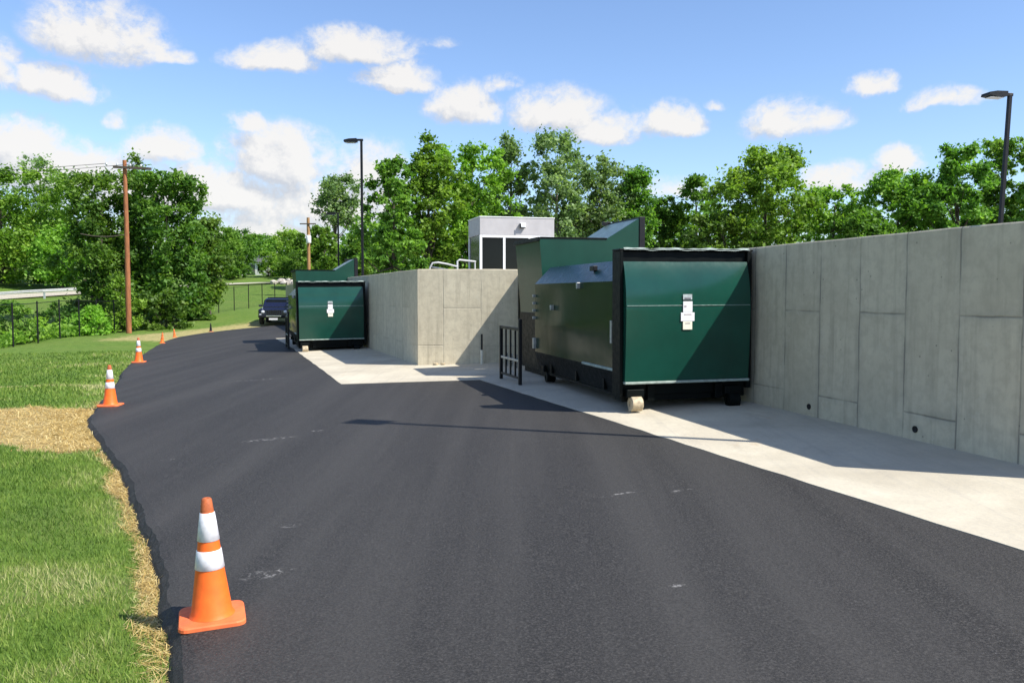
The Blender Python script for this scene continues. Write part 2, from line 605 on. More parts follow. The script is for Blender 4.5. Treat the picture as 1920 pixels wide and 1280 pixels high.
def vnoise(x, y, s, seed):
    g = np.random.default_rng(seed).uniform(0, 1, (64, 64))
    fx = np.asarray(x) / s + 1000; fy = np.asarray(y) / s + 1000
    ix = np.floor(fx).astype(int); iy = np.floor(fy).astype(int)
    u = fx - ix; v = fy - iy
    u = u * u * (3 - 2 * u); v = v * v * (3 - 2 * v)
    a = g[ix % 64, iy % 64]; b = g[(ix + 1) % 64, iy % 64]; c = g[ix % 64, (iy + 1) % 64]; d = g[(ix + 1) % 64, (iy + 1) % 64]
    return (a * (1 - u) + b * u) * (1 - v) + (c * (1 - u) + d * u) * v


def straw_amount(x, y):
    """loose straw: a strip along the asphalt and one seeded patch"""
    d = edge_x(y) - x
    rag = vnoise(x, y, .55, 21) - .5 + .6 * (vnoise(x, y, .2, 22) - .5)
    wob = .32 * rag + .14 * np.sin(y * 1.7) + .09 * np.sin(y * 4.3 + 1) + .06 * np.sin(y * 9.1)
    strip = .70 * (1 - sm(.04 + .22 * (wob + .25), .20 + .42 * (wob + .25), d))
    strip = strip * (1 - .55 * sm(14, 26, y)) * (.55 + .65 * vnoise(x * 0, y, 1.1, 31))
    px = (x + 8.0) / 3.4; py = (y - 12.6 - .10 * (x + 8)) / 2.35
    patch = 1 - sm(.66, 1.12, np.sqrt(np.abs(px) ** 3 + np.abs(py) ** 3) + .1 * np.sin(x * 3 + y * 2) + .36 * rag)
    line = .6 * (1 - sm(.10, .45, np.abs(y - 18.9 - .12 * (x + 9)))) * sm(-13, -12, x) * (1 - sm(-9.0, -8.6, x))
    far_strip = .55 * sm(33, 37, y) * (1 - sm(60, 66, y)) * (1 - sm(2.5, 5.5, d))
    return np.maximum(np.maximum(np.maximum(strip, patch), line), far_strip)


def build_ground():
    xs = axis_vals(-900, -11.0, -.4, 900, .11)
    ys = axis_vals(-300, 3.2, 17.0, 1500, .13)
    X, Y = np.meshgrid(xs, ys)
    Z = H(X, Y)
    # nothing may poke through the drive or pads
    n, m = X.shape
    v = np.stack([X, Y, Z], -1).reshape(-1, 3)
    idx = np.arange(n * m).reshape(n, m)
    q = np.stack([idx[:-1, :-1], idx[:-1, 1:], idx[1:, 1:], idx[1:, :-1]], -1).reshape(-1)
    me = bpy.data.meshes.new('ground')
    me.vertices.add(len(v)); me.vertices.foreach_set('co', v.astype(np.float32).ravel())
    me.loops.add(len(q)); me.loops.foreach_set('vertex_index', q.astype(np.int32))
    me.polygons.add(len(q) // 4); me.polygons.foreach_set('loop_start', np.arange(0, len(q), 4, dtype=np.int32))
    me.polygons.foreach_set('use_smooth', np.ones(len(q) // 4, bool))
    at = me.attributes.new('straw', 'FLOAT', 'POINT')
    at.data.foreach_set('value', straw_amount(X, Y).astype(np.float32).ravel())
    me.materials.append(M['ground'])
    me.update(calc_edges=True)
    o = link(bpy.data.objects.new('ground', me))
    tag(o, 'mown green lawn and rising fields around the drive', 'ground', kind='structure')


build_ground()


def sheet(name, poly, mat, dz, skirt, label, cat):
    """flat sheet lying on the sloping plane of the drive, with a skirt round its edge"""
    n = len(poly)
    top = [(x, y, road_z(x, y) + dz) for x, y in poly]
    bot = [(x, y, road_z(x, y) + dz - skirt) for x, y in poly]
    mb = MB()
    mb.add(top + bot, [list(range(n))] + [[i, n + i, n + (i + 1) % n, (i + 1) % n] for i in range(n)])
    return tag(mb.build(name, mat), label, cat, kind='structure')


WALL_END = Vector((5.05, 7.25)); WD = Vector((-math.sin(R(15.5)), math.cos(R(15.5))))     # near wall: end and direction
FW0 = Vector((-2.26, 20.47)); FWD = Vector((-math.sin(R(19)), math.cos(R(19))))           # far wall


def wallpt(t): return WALL_END + WD * t


def fwpt(t): return FW0 + FWD * t


# the drive: rows from the crumbly, rolled-over left edge to the walls
a = wallpt(10.2)


def right_x(y):
    if y < 7.25: return 9.0
    if y < a.y: return WALL_END.x - .277 * (y - 7.25) + .1
    if y < FW0.y: return a.x + .1 + (y - a.y) / (FW0.y - a.y) * (.3 - a.x - .1)
    return FW0.x + .1 - .3443 * (y - FW0.y)


ly = sorted(list(np.arange(-8, 22, .09)) + list(np.arange(22, 63, .45)) + [7.249, 7.251, a.y, FW0.y - .001, FW0.y + .001])
vs = []; fs = []
for i, y in enumerate(ly):
    x = float(edge_x(y))
    k = 1 if y < 22 else .5
    e = (.02 * math.sin(y * 2.3) + .012 * math.sin(y * 6.7 + 2)) * k
    r1, r2 = random.uniform(-.012, .012) * k, random.uniform(-.012, .012) * k
    for xx, dz in ((x + e - .10 + r2, -.125), (x + e - .045 + r2 * .5, -.05), (x + e + r1, -.008), (x + e + .07, 0), (right_x(y), 0)):
        vs.append((xx, y, road_z(xx, y) + dz))
    if i:
        b0 = i * 5
        for q in range(4):
            fs.append([b0 - 5 + q, b0 - 4 + q, b0 + 1 + q, b0 + q])
tag(MB().add(vs, fs).build('asphalt_drive', M['asphalt']), 'fresh black asphalt drive curving away to the left', 'drive', kind='structure')
pad = [(6.22, -2.6), (3.38, 5.54), (-.64, 16.88), (-3.39, 16.87), (-7.53, 28.97), (-9.6, 34.6), (-6.9, 34.9), (FW0.x, FW0.y), (.15, FW0.y), (.66, 18.64), (2.35, 18.64), (a.x, a.y), (5.05, 7.25), (9, 7.25), (9, -2.6)]
# a slightly uneven pour edge
pe = []
for i, p in enumerate(pad):
    q = pad[(i + 1) % len(pad)]
    pe.append(p)
    if i in (0, 1, 2, 3, 4):
        L = math.hypot(q[0] - p[0], q[1] - p[1]); k = int(L / .35)
        for j in range(1, k):
            t = j / k
            pe.append((p[0] + (q[0] - p[0]) * t + random.uniform(-.012, .012), p[1] + (q[1] - p[1]) * t + random.uniform(-.012, .012)))
sheet('concrete_pad', pe[::-1], M['pad'], .006, .05, 'pale concrete pad stepping along the foot of the walls', 'pavement')
# upper yard behind the walls
w1 = wallpt(10.2)
yard = [(5.3, 7.5), (300, 7.5), (300, 320), (-30, 320), (-16, 90), (fwpt(42).x + .25, fwpt(42).y), (FW0.x + .3, FW0.y + .3), (.3, FW0.y + .3), (.36, FW0.y), (.84, 18.9), (4.5, 19.8), (4.5, w1.y), (w1.x + .35, w1.y)]
mb = MB().prism(yard, 'z', 1.0, 2.40)
tag(mb.build('upper_yard', M['yard']), 'raised gravel yard held up by the concrete walls', 'yard', kind='structure')

# ------------------------------------------------------------------ retaining walls
def wall_mesh(L, h, th):
    # local x along the wall, y into the fill, top edge chamfered; irregular crest
    mb = MB()
    nseg = max(2, int(L / .6))
    prof = [(0, 0), (0, h - .015), (.015, h), (th, h), (th, 0)]
    vs = []
    for i in range(nseg + 1):
        x = L * i / nseg
        dz = random.uniform(-.006, .006)
        for (y, z) in prof:
            vs.append((x, y, z + (dz if z > h / 2 else 0)))
    k = len(prof); fs = []
    for i in range(nseg):
        for j in range(k - 1):
            fs.append([i * k + j, i * k + j + 1, (i + 1) * k + j + 1, (i + 1) * k + j][::-1])
    fs.append(list(range(k))); fs.append([nseg * k + j for j in range(k)][::-1])
    return mb.add(vs, fs)


def wall_obj(name, p, dirv, L, z0, ztop, th, mat, parent):
    o = wall_mesh(L, ztop - z0, th).build(name, mat, parent)
    o.location = (p.x, p.y, z0)
    o.rotation_euler = (0, 0, math.atan2(dirv.y, dirv.x))
    return o


# near wall: seen from the left, so it runs from its far end back to its near end (fill on the right)
near = empty('retaining_wall', (0, 0, 0), 0, 'tall grey cast concrete retaining wall on the right, in shade beside the large green container', 'wall')
Ln = 10.2
wall_obj('wall_face', wallpt(Ln), -WD, Ln, -.05, 2.58, .32, M['wall'], near)
wall_obj('wall_return', WALL_END + Vector((.295, -.02)), Vector((1, -.0)), 6.0, -.05, 2.57, .30, M['wall'], near)
for (px, t) in ((0, 4.15), (1, 2.2)):
    q = wallpt(t)
    z = road_z(q.x, q.y) + .13
    mw = MB()
    Mx = Matrix.Translation((q.x, q.y, z)) @ Matrix.Rotation(math.atan2(-WD.y, -WD.x), 4, 'Z') @ Matrix.Rotation(R(90), 4, 'X')
    mw.lathe([(.035, -.02), (.038, .012), (.030, .012), (.028, .008), (.0, .008)], 14, 0, Mx)
    mw.build('weep_hole', M['weep'], near)
# far wall: its end faces the camera
far = empty('retaining_wall', (0, 0, 0), 0, 'sunlit concrete retaining wall corner between the two green containers', 'wall')
Lf = 42
wall_obj('wall_face', fwpt(Lf), -FWD, Lf, -.05, 2.48, .32, M['wall_b'], far)
wall_obj('wall_end', FW0 + Vector((.008, 0.002)), Vector((1, 0)), 2.40, -.05, 2.478, .30, M['wall_b'], far)
wall_obj('wall_stub', Vector((.16, FW0.y + .25)), Vector((.267, -.9636)), 2.15, -.05, 2.476, .30, M['wall_b'], far)

# upright standpipe and stones at the sunlit wall end
sp = empty('standpipe', (-.72, 20.3, road_z(-.72, 20.3)), 0, 'thin standpipe with pale sleeve against the sunlit concrete wall end', 'pipe')
MB().tube([(0, 0, .3), (0, 0, .72)], .022, 10).build('pipe', M['black'], sp)
MB().tube([(0, 0, 0), (0, 0, .34)], .035, 12).build('sleeve', M['pvc'], sp)


def rock(mb, c, r, sq=.7, mi=0):
    import bmesh
    bm = bmesh.new(); bmesh.ops.create_icosphere(bm, subdivisions=2, radius=1)
    ph = [random.uniform(0, 6) for _ in range(3)]
    vs = []
    for v in bm.verts:
        p = v.co
        k = 1 + .18 * math.sin(p.x * 3 + ph[0]) + .15 * math.sin(p.y * 4 + ph[1]) + .12 * math.sin(p.z * 5 + ph[2])
        vs.append((c[0] + p.x * r * k, c[1] + p.y * r * k * .85, c[2] + p.z * r * k * sq))
    bm.verts.index_update()
    mb.add(vs, [[v.index for v in f.verts] for f in bm.faces], False, mi); bm.free()


for i, (x, s) in enumerate(((-1.83, .06), (-1.66, .05))):
    mb = MB(); rock(mb, (x, 20.36, road_z(x, 20.36) + .03), s)
    tag(mb.build('stone', M['tan_steel']), ['larger brown stone at the foot of the sunlit wall end', 'smaller brown stone at the foot of the sunlit wall end'][i], 'stone', 'stones at the wall foot')

# ------------------------------------------------------------------ green containers
CW, CL, CH = 2.06, 4.55, 2.27
SB, SC = .56, 1.85                # side: lower edge, chamfer start


def make_container():
    root = empty('compactor_container', (0, 0, 0), 0)
    # body shell: dented left side, chamfered top edge, flat right side
    mb = MB()
    ph = [random.uniform(0, 6) for _ in range(8)]

    def dent(u, v):
        g = lambda a, b, s: math.exp(-((u - a) ** 2 + ((v - b) * .7) ** 2) / s)
        return .018 * g(.25, .62, .02) - .012 * g(.45, .5, .06) + .010 * math.sin(v * 9 + .6) * math.sin(math.pi * u) + .006 * math.sin(u * 7 + 4 * v) * math.sin(v * 5) * math.sin(math.pi * u)

    def side(u, v):
        # u=0 at the back, 1 at the front
        y = CL - .02 - u * (CL - .30)
        z = SB + v * (SC - SB)
        edge = min(1, 8 * min(u, 1 - u, v * 1.2, (1 - v) * 1.2))
        return (.06 + dent(u, v) * edge, y, z)
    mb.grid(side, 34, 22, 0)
    x1, zc, zt = .36, SC, 2.17
    yb, yf = CL - .02, .28
    # chamfer with the back corner cut
    mb.add([(.06, yf, zc), (.06, yb, zc), (x1, yb - .05, zt), (x1, yf, zt)], [(0, 3, 2, 1)], False, 1)
    mb.add([(x1, yf, zt), (x1, yb - .05, zt), (CW - .06, yb - .05, zt), (CW - .06, yf, zt)], [(0, 3, 2, 1)], False, 1)
    mb.add([(CW - .06, yf, zt), (CW - .06, yb - .05, zt), (CW - .06, yb, .3), (CW - .06, yf, .3)], [(0, 3, 2, 1)], False, 1)
    mb.add([(.06, yb, SB), (CW - .06, yb, SB), (CW - .06, yb, zc), (CW - .06, yb - .05, zt), (x1, yb - .05, zt), (.06, yb, zc)], [(0, 1, 2, 3, 4, 5)], False, 1)
    mb.add([(.06, yf, SB), (CW - .06, yf, SB), (CW - .06, yb, SB), (.06, yb, SB)], [(0, 1, 2, 3)], False, 1)
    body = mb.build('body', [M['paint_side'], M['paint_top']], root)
    # lower side panel that leans in under the body, with the pad's reflection painted as a pale strip
    mb = MB()
    mb.add([(.06, .3, SB), (.06, CL, SB), (.16, CL, .2), (.16, .3, .2)], [(0, 3, 2, 1)])
    mb.box(.15, CW - .1, .3, CL, .16, .20)
    mb.build('lower_skirt', M['dark_paint'], root)
    mb = MB()
    mb.bevbox(.035, .075, .36, 1.75, SB - .018, SB + .022, .008)
    mb.build('side_reflection', M['scuffed_lit'], root)
    # front collar: deep left and right posts, top lip, sill
    mb = MB()
    mb.bevbox(0, .05, 0.0, .30, .20, CH, .008)
    mb.bevbox(CW - .075, CW, 0.0, .30, .28, CH, .008)
    mb.bevbox(.052, CW - .077, .05, .30, CH - .16, CH - .004, .008)
    mb.bevbox(-.012, CW + .012, -.006, .28, CH + .001, CH + .03, .008)
    mb.build('front_collar', M['dark_paint'], root)
    # worn top edge, slightly buckled, its sunlit gleam put into the pale paint
    mb = MB()

    def lip(u, v):
        x = .06 + u * (CW - .1)
        wv = .006 * math.sin(u * 21) + .005 * math.sin(u * 47 + 1)
        return (x, -.010 - .003 + .035 * v, CH + .012 + .030 * v + wv)
    mb.grid(lip, 40, 1, 0, False)
    mb.build('top_edge', M['scuffed_lit'], root)
    # convex end door: upper sheet rolls back to the lip, lower sheet nearly upright
    mb = MB()
    x0, x1 = .054, CW - .08

    def prof(z):
        if z >= 1.50: return -.105 + .115 * ((z - 1.50) / (CH - .15 - 1.50)) ** 2
        return -.112 + .055 * ((1.50 - z) / 1.07) ** 1.6

    def skin(u, v):
        z = .43 + v * (CH - .15 - .43)
        w = .003 * math.sin(u * 9 + v * 4) * math.sin(math.pi * u)
        return (x0 + u * (x1 - x0), prof(z) + w, z)
    mb.grid(skin, 24, 36, 0)
    nz = 36
    for xx in (x0, x1):
        zs = [.43 + k / nz * (CH - .15 - .43) for k in range(nz + 1)]
        mb.add([(xx, prof(z), z) for z in zs] + [(xx, .06, z) for z in zs], [[k, k + 1, nz + 2 + k, nz + 1 + k] if xx == x1 else [k, nz + 1 + k, nz + 2 + k, k + 1] for k in range(nz)])
    zt_ = CH - .15
    mb.add([(x0, prof(zt_), zt_), (x1, prof(zt_), zt_), (x1, .06, zt_), (x0, .06, zt_)], [(0, 1, 2, 3)])
    mb.add([(x0, prof(.43), .43), (x1, prof(.43), .43), (x1, .06, .43), (x0, .06, .43)], [(3, 2, 1, 0)])
    door = mb.build('end_door', M['paint'], root)
    MB().bevbox(x0 + .01, x1 - .01, -.116, -.09, 1.492, 1.504, .002).build('door_seam', M['seam'], door)
    MB().bevbox(.05, CW - .07, -.085, .06, .392, .427, .008).build('sill', M['scuffed_lit'], root)
    # stickers down the middle of the door
    mb = MB()
    cx = .98
    st = empty('x', (0, 0, 0)); bpy.data.objects.remove(st)
    rows = [(.07, 1.58, 1.655, 'sticker_g'), (.072, 1.40, 1.555, 'sticker'), (.105, 1.275, 1.397, 'sticker'), (.072, 1.155, 1.272, 'sticker_y')]
    for (hw, za, zb, mt) in rows:
        zz = (za + zb) / 2
        yy = min(prof(za), prof(zz), prof(zb)) - .014
        p = MB().bevbox(cx - hw, cx + hw, yy, yy + .006, za, zb, .002).build('sticker', M[mt], door)
        ink = MB()
        if mt == 'sticker_g':
            ink.box(cx - hw * .7, cx + hw * .7, yy - .002, yy - .0005, za + .008, za + .025)
        elif zb - za > .14:
            ink.box(cx - hw * .8, cx - hw * .3, yy - .002, yy - .0005, za + .07, za + .10)
        else:
            ink.box(cx - hw * .55, cx + hw * .55, yy - .002, yy - .0005, zb - .035, zb - .02)
        ink.build('print', M['ink_p'] if mt != 'sticker_g' else M['ink'], p)
    # latches, lugs and door ratchet along the left side
    for (y, z, s) in ((1.9, SC - .05, .05), (3.35, 1.42, .045)):
        mb = MB(); mb.bevbox(.0, .07, y - s * .5, y + s * .5, z - s, z + s, .008)
        mb.build('lug', M['steel'], root)
    MB().bevbox(.16, .24, 1.55, 1.72, 2.03, 2.11, .01).build('lifting_lug', M['black'], root)
    for k, z in enumerate((1.18, 1.32, 1.46, 1.60)):
        MB().bevbox(.005, .07, CL - .07, CL - .02, z, z + .05, .006).build('hinge', M['steel'], root)
    MB().bevbox(.0, .062, .34, .40, .95, 1.28, .006).build('frame_reflection', M['steel'], root)  # pale bar standing in for a bright reflection on the collar
    MB().bevbox(.0, .062, CL - .12, CL - .02, .62, .82, .01).build('corner_bracket', M['steel'], root)
    # undercarriage: rails, cross beams, rollers
    mb = MB()
    for x in (.45, CW - .55):
        mb.bevbox(x, x + .1, .05, CL - .1, .14, .36, .006)
    for y in (.12, .9, 2.2, 3.6):
        mb.bevbox(.1, CW - .1, y, y + .08, .22, .385, .006)
    mb.bevbox(.36, CW - .1, .16, .3, .13, .388, .006)
    mb.bevbox(.05, .36, .06, .34, .13, .388, .01)
    mb.bevbox(CW - .45, CW - .08, .05, .34, .16, .388, .01)
    mb.build('underframe', M['dark_paint'], root)
    for i, (x, y) in enumerate(((.20, -.06), (CW - .32, -.02), (.20, CL - .5), (CW - .32, CL - .5))):
        ry = empty('x', (0, 0, 0)); bpy.data.objects.remove(ry)
        mb = MB()
        Mx = Matrix.Translation((x - .07, y, .115)) @ Matrix.Rotation(R(90), 4, 'Y')
        mb.lathe([(0, .012), (.04, .012), (.04, 0), (.095, 0), (.106, .008), (.106, .162), (.095, .17), (.04, .17), (.04, .158), (0, .158)], 24, 0, Mx, False)
        br = MB(); br.bevbox(x - .12, x + .14, y - .02, y + .14, .205, .32, .01); br.build('roller_bracket', M['dark_paint'], root)
        mb.build('roller', M['tan_steel'] if i == 0 else M['dark_paint'], root)
    return root


def make_compactor():
    """stationary compactor with a tapered hopper, standing behind the container"""
    root = empty('compactor', (0, 0, 0), 0)
    W, D = 2.2, 1.72
    zt, zr = 2.80, 3.22
    fr = [(.10, 1.3), (0, zt), (1.45, zt), (2.14, zr), (2.14, 1.3)]
    # front and back hopper plates
    for (nm, y) in (('hopper_front', 0), ('hopper_back', D)):
        mb = MB()
        mb.prism([(.14, 1.3), (0.02, zt), (1.45, zt), (2.14, zr), (2.14, 1.3)], 'y', y, y + .02)
        mb.build(nm, M['paint_hopper'], root)
    mb = MB()
    mb.add([(.14, .021, 1.3), (.14, D - .001, 1.3), (.02, D - .001, zt), (.02, .021, zt)], [(0, 1, 2, 3)])
    mb.add([(.16, .021, 1.3), (.16, D - .001, 1.3), (.04, D - .001, zt), (.04, .021, zt)], [(3, 2, 1, 0)])
    mb.add([(.02, .021, zt), (.02, D - .001, zt), (.04, D - .001, zt), (.04, .021, zt)], [(3, 2, 1, 0)])
    mb.build('hopper_side', M['paint_hopper'], root)
    # sloping chute plate towards the yard
    mb = MB()
    mb.add([(1.45, .022, zt + .002), (2.14, .022, zr + .002), (2.14, D - .002, zr + .002), (1.45, D - .002, zt + .002)], [(0, 1, 2, 3)])
    mb.add([(1.45, .022, zt - .02), (2.14, .022, zr - .02), (2.14, D - .002, zr - .02), (1.45, D - .002, zt - .02)], [(3, 2, 1, 0)])
    mb.build('chute_plate', M['chute'], root)
    mb = MB()
    mb.bevbox(2.142, 2.26, -.02, D + .04, 1.3, zr + .03, .006)
    mb.bevbox(2.02, 2.2, D - .04, D + .05, zr - .02, zr + .06, .006)
    mb.build('end_post', M['black'], root)
    mb = MB()
    mb.bevbox(-.02, .03, -.012, D + .03, zt - .07, zt + .006, .004)
    mb.bevbox(.032, 1.44, -.014, -.001, zt - .02, zt + .012, .004)
    mb.build('rim', M['dark_paint'], root)
    # ram housing below
    mb = MB()
    mb.bevbox(.12, 2.05, .03, D - .02, .15, 1.298, .01)
    mb.bevbox(.2, .35, .1, D - .1, 0, .149, .005)
    mb.bevbox(1.8, 1.95, .1, D - .1, 0, .149, .005)
    mb.build('ram_housing', M['dark_paint'], root)
    return root


def chute_mat():
    return mat_plain('pale_chute_steel', (.10, .155, .145), .33, .0, .25, 5, .5)  # paler grey-green than the hopper plates


M['chute'] = chute_mat()

cont = make_container()
A_N = R(14.5)
cx, cy = 1.524, 12.0
cont.location = (cx, cy, road_z(cx, cy) + .02)
cont.rotation_euler = (0, R(-.3), A_N)
tag(cont, 'large dark green steel waste container nearest the camera, white stickers on its rounded end', 'container', 'green compactor containers')
cont2 = copy_tree(cont)
A_F = R(18.5)
cont2.location = (-6.62, 26.3, .075)
cont2.scale = (1.03, 1, .95)
cont2.rotation_euler = (0, R(-.6), A_F)
tag(cont2, 'smaller looking green waste container farther down, beside the dark blue car', 'container', 'green compactor containers')

comp = make_compactor()
comp.location = (.52, 16.85, .20)
comp.rotation_euler = (0, 0, R(15.5))
tag(comp, 'green hopper with sloping chute behind the large container, below the white booth', 'compactor', 'green compactors')
comp2 = copy_tree(comp)
v = Vector((-6.62, 26.3, 0)) + Matrix.Rotation(A_F, 3, 'Z') @ Vector((.3, CL + .2, 0))
comp2.location = (v.x, v.y, -.05)
comp2.rotation_euler = (0, 0, A_F)
tag(comp2, 'green hopper with pointed chute above the far container, near the tall thin lamp', 'compactor', 'green compactors')


# black guard rails beside each container
def make_guard():
    root = empty('guard_rail', (0, 0, 0), 0)
    L = 1.25
    for (x, h) in ((0, 1.22), (L, 1.06)):
        MB().bevbox(x - .03, x + .03, -.03, .03, 0, h, .005).build('post', M['black'], root)
    MB().bevbox(.032, L - .032, -.025, .025, 1.0, 1.055, .005).build('top_rail', M['black'], root)
    MB().bevbox(.032, L - .032, -.02, .02, .42, .465, .005).build('lower_rail', M['steel'], root)
    MB().bevbox(.032, L - .032, -.02, .02, .10, .14, .005).build('lower_rail', M['black'], root)
    for k in range(3):
        x = .30 + k * .31
        MB().bevbox(x - .02, x + .02, -.015, .015, .142, .998, .004).build('bar', M['black'], root)
        MB().bevbox(x - .035, x + .035, -.035, -.021, .28, .54, .004).build('bracket', M['steel'], root)
    return root


gr = make_guard()
gr.location = (.15, 15.75, road_z(.15, 15.75) + .008)
gr.rotation_euler = (0, 0, R(107))
tag(gr, 'black steel guard rail with upright bars at the back corner of the large container', 'rail', 'black guard rails')
gr2 = copy_tree(gr)
v = Vector((-6.62, 26.3, 0)) + Matrix.Rotation(A_F, 3, 'Z') @ Vector((-.16, 1.6, 0))
gr2.location = (v.x, v.y, road_z(v.x, v.y) + .008)
gr2.rotation_euler = (0, 0, R(108))
tag(gr2, 'black steel guard rail beside the far container on the pad edge', 'rail', 'black guard rails')

# ------------------------------------------------------------------ cones
def make_cone():
    root = empty('traffic_cone', (0, 0, 0), 0)
    # square rubber base with clipped corners, slightly dished
    mb = MB()
    h = .18
    poly = []
    for (sx, sy) in ((1, 1), (-1, 1), (-1, -1), (1, -1)):
        for k in range(5):
            a = math.atan2(sy, sx) - math.pi / 4 + k * math.pi / 8
            poly.append((sx * (h - .05) + .05 * math.cos(a), sy * (h - .05) + .05 * math.sin(a)))
    n = len(poly)
    vs = [(x, y, 0) for x, y in poly] + [(x, y, .018) for x, y in poly] + [(x * .97, y * .97, .026) for x, y in poly]
    fs = [list(range(n))[::-1]] + [[i, (i + 1) % n, n + (i + 1) % n, n + i] for i in range(n)] + [[n + i, n + (i + 1) % n, 2 * n + (i + 1) % n, 2 * n + i] for i in range(n)] + [list(range(2 * n, 3 * n))]
    mb.add(vs, fs)
    mb.build('base', M['orange_dirty'], root)
    rad = lambda z: .112 - (z - .027) / (.70 - .027) * (.112 - .027)
    mb = MB()
    mb.lathe([(rad(.027) + .014, .027), (rad(.05) + .003, .05), (rad(.30), .30), (rad(.41), .41), (rad(.46), .46), (rad(.622), .622)], 32)
    mb.build('cone_body', M['orange'], root)
    for (a, b) in ((.298, .405), (.458, .618)):
        MB().lathe([(rad(a) + .0005, a), (rad(a) + .004, a + .002), (rad(b) + .004, b - .002), (rad(b) + .0005, b)], 32).build('reflective_collar', M['reflect'], root)
    MB().lathe([(rad(.622), .6205), (rad(.69), .692), (rad(.70) - .006, .70), (.012, .70), (.010, .64)], 24).build('cone_tip', M['cone_tip'], root)
    return root


cone = make_cone()
cones = [((-1.72, 4.80), 20, 1.0, 1.5, 'orange traffic cone nearest the camera at the asphalt edge, two white bands'),
         ((-6.92, 14.62), 5, 1.0, 0, 'second orange cone from the camera, beside the straw patch'),
         ((-10.60, 24.17), 12, 1.0, 0, 'third orange cone from the camera, where the asphalt starts to bend'),
         ((-13.80, 33.6), 30, .62, -3, 'small faded orange cone on the bend, fourth from the camera'),
         ((-15.0, 37.9), 10, .55, 4, 'small faded orange cone on the bend, fifth from the camera'),
         ((-15.05, 42.6), 45, .62, 0, 'farthest cone, a dark one with orange base on the outer bend')]
for i, ((x, y), a, s, tilt, lab) in enumerate(cones):
    o = cone if i == 0 else copy_tree(cone)
    zz = road_z(x, y) if i < 3 else max(road_z(x, y), float(H(x, y))) + .005
    o.location = (x, y, zz + .001)
    o.rotation_euler = (0, R(-tilt), R(a))
    o.scale = (s, s, s)
    tag(o, lab, 'cone', 'traffic cones along the drive')
    if i >= 3:
        for ch in o.children:
            if ch.name.startswith('reflective'):
                ch.data = ch.data.copy(); ch.data.materials[0] = M['orange_dirty'] if i < 5 else M['black']
            if i == 5 and ch.name.startswith(('cone_body', 'cone_tip')):
                ch.data = ch.data.copy(); ch.data.materials[0] = M['black']

# ------------------------------------------------------------------ lamps and poles
def make_lamp(h):
    root = empty('area_lamp', (0, 0, 0), 0)
    MB().bevbox(-.052, .052, -.052, .052, .03, h, .01).build('pole', M['black'], root)
    MB().bevbox(-.16, .16, -.16, .16, 0, .03, .005).build('base_plate', M['black'], root)
    mb = MB()
    prof = [(-.80, h - .10), (-.78, h - .02), (-.55, h + .03), (-.20, h + .045), (-.20, h - .10), (-.5, h - .135)]
    mb.prism(prof, 'y', -.19, .19)
    hd = mb.build('lamp_head', M['black'], root)
    MB().box(-.70, -.28, -.14, .14, h - .145, h - .136).build('lens', M['lamp_lens'], hd)
    MB().bevbox(-.199, .08, -.05, .05, h - .055, h + .035, .008).build('arm', M['black'], root)
    return root


lampd = [((-6.98, 40.0, 2.40), 6.6, 0, 0, 'tall thin black area lamp behind the far container, its head against the clouds'),
         ((14.50, 25.6, 2.40), 5.38, 8, 2.6, 'leaning black area lamp above the right end of the concrete wall'),
         ((-12.15, 60.0, 2.40), 5.1, 0, 0, 'small distant black lamp in front of the slender tree with airy crown'),
         ((5.80, 8.10, 2.40), 6.75, -26, 0, 'black area lamp past the right end of the wall, its shadow on the asphalt')]
for i, (p, h, rz, lean, lab) in enumerate(lampd):
    o = make_lamp(h)
    o.location = p
    o.rotation_euler = (0, R(lean), R(rz))
    tag(o, lab, 'lamp', 'black area lamps')

up = empty('utility_pole', (-19.55, 43.5, -.15), 0, 'tall reddish brown wooden utility pole with crossarm in front of the big dark tree', 'pole')
MB().tube([(0, 0, 0), (.02, 0, 4), (.0, 0, 8.75)], [.14, .12, .095], 12).build('pole', M['pole_wood'], up)
MB().bevbox(-.95, .97, -.20, -.10, 8.30, 8.42, .01, 0, Matrix.Rotation(R(3), 4, 'Y')).build('crossarm', M['bark'], up)
for x in (-.85, -.3, .35, .88):
    MB().lathe([(0, 8.42), (.035, 8.42), (.05, 8.50), (.03, 8.56), (0, 8.57)], 10, 0, Matrix.Translation((x, -.15, -x * math.sin(R(3))))).build('insulator', M['galv'], up)
pts = [(-.05, -.15, 5.0)] + [(-.05 - 2.2 * t, -.15, 5.0 - .12 * math.sin(math.pi * t) + .05 * t) for t in (.25, .5, .75, 1)]
MB().tube(pts, .03, 6).build('service_arm', M['bark'], up)
# slack lines running off to the left from the crossarm
for k, x in enumerate((-.85, .88)):
    a0 = Vector((x, -.15, 8.57)); b0 = Vector((-44, 2 + 3 * k, 9.6))
    pts = [a0.lerp(b0, i / 14) - Vector((0, 0, 1.2 * math.sin(math.pi * i / 14))) for i in range(15)]
    MB().tube(pts, .012, 5).build('wire', M['black'], up)
up2 = empty('utility_pole', (-17.8, 75.0, 1.5), 0, 'distant tan utility pole with white transformer behind the far green hopper', 'pole')
MB().tube([(0, 0, 0), (0, 0, 7.0)], [.17, .13], 10).build('pole', M['pole_wood_b'], up2)
MB().lathe([(0, 4.75), (.2, 4.75), (.22, 4.8), (.22, 5.35), (.15, 5.45), (0, 5.46)], 14, 0, Matrix.Translation((.1, -.36, 0))).build('transformer', M['white_metal'], up2)
MB().bevbox(-.7, .7, -.2, -.1, 6.4, 6.5, .01).build('crossarm', M['bark'], up2)

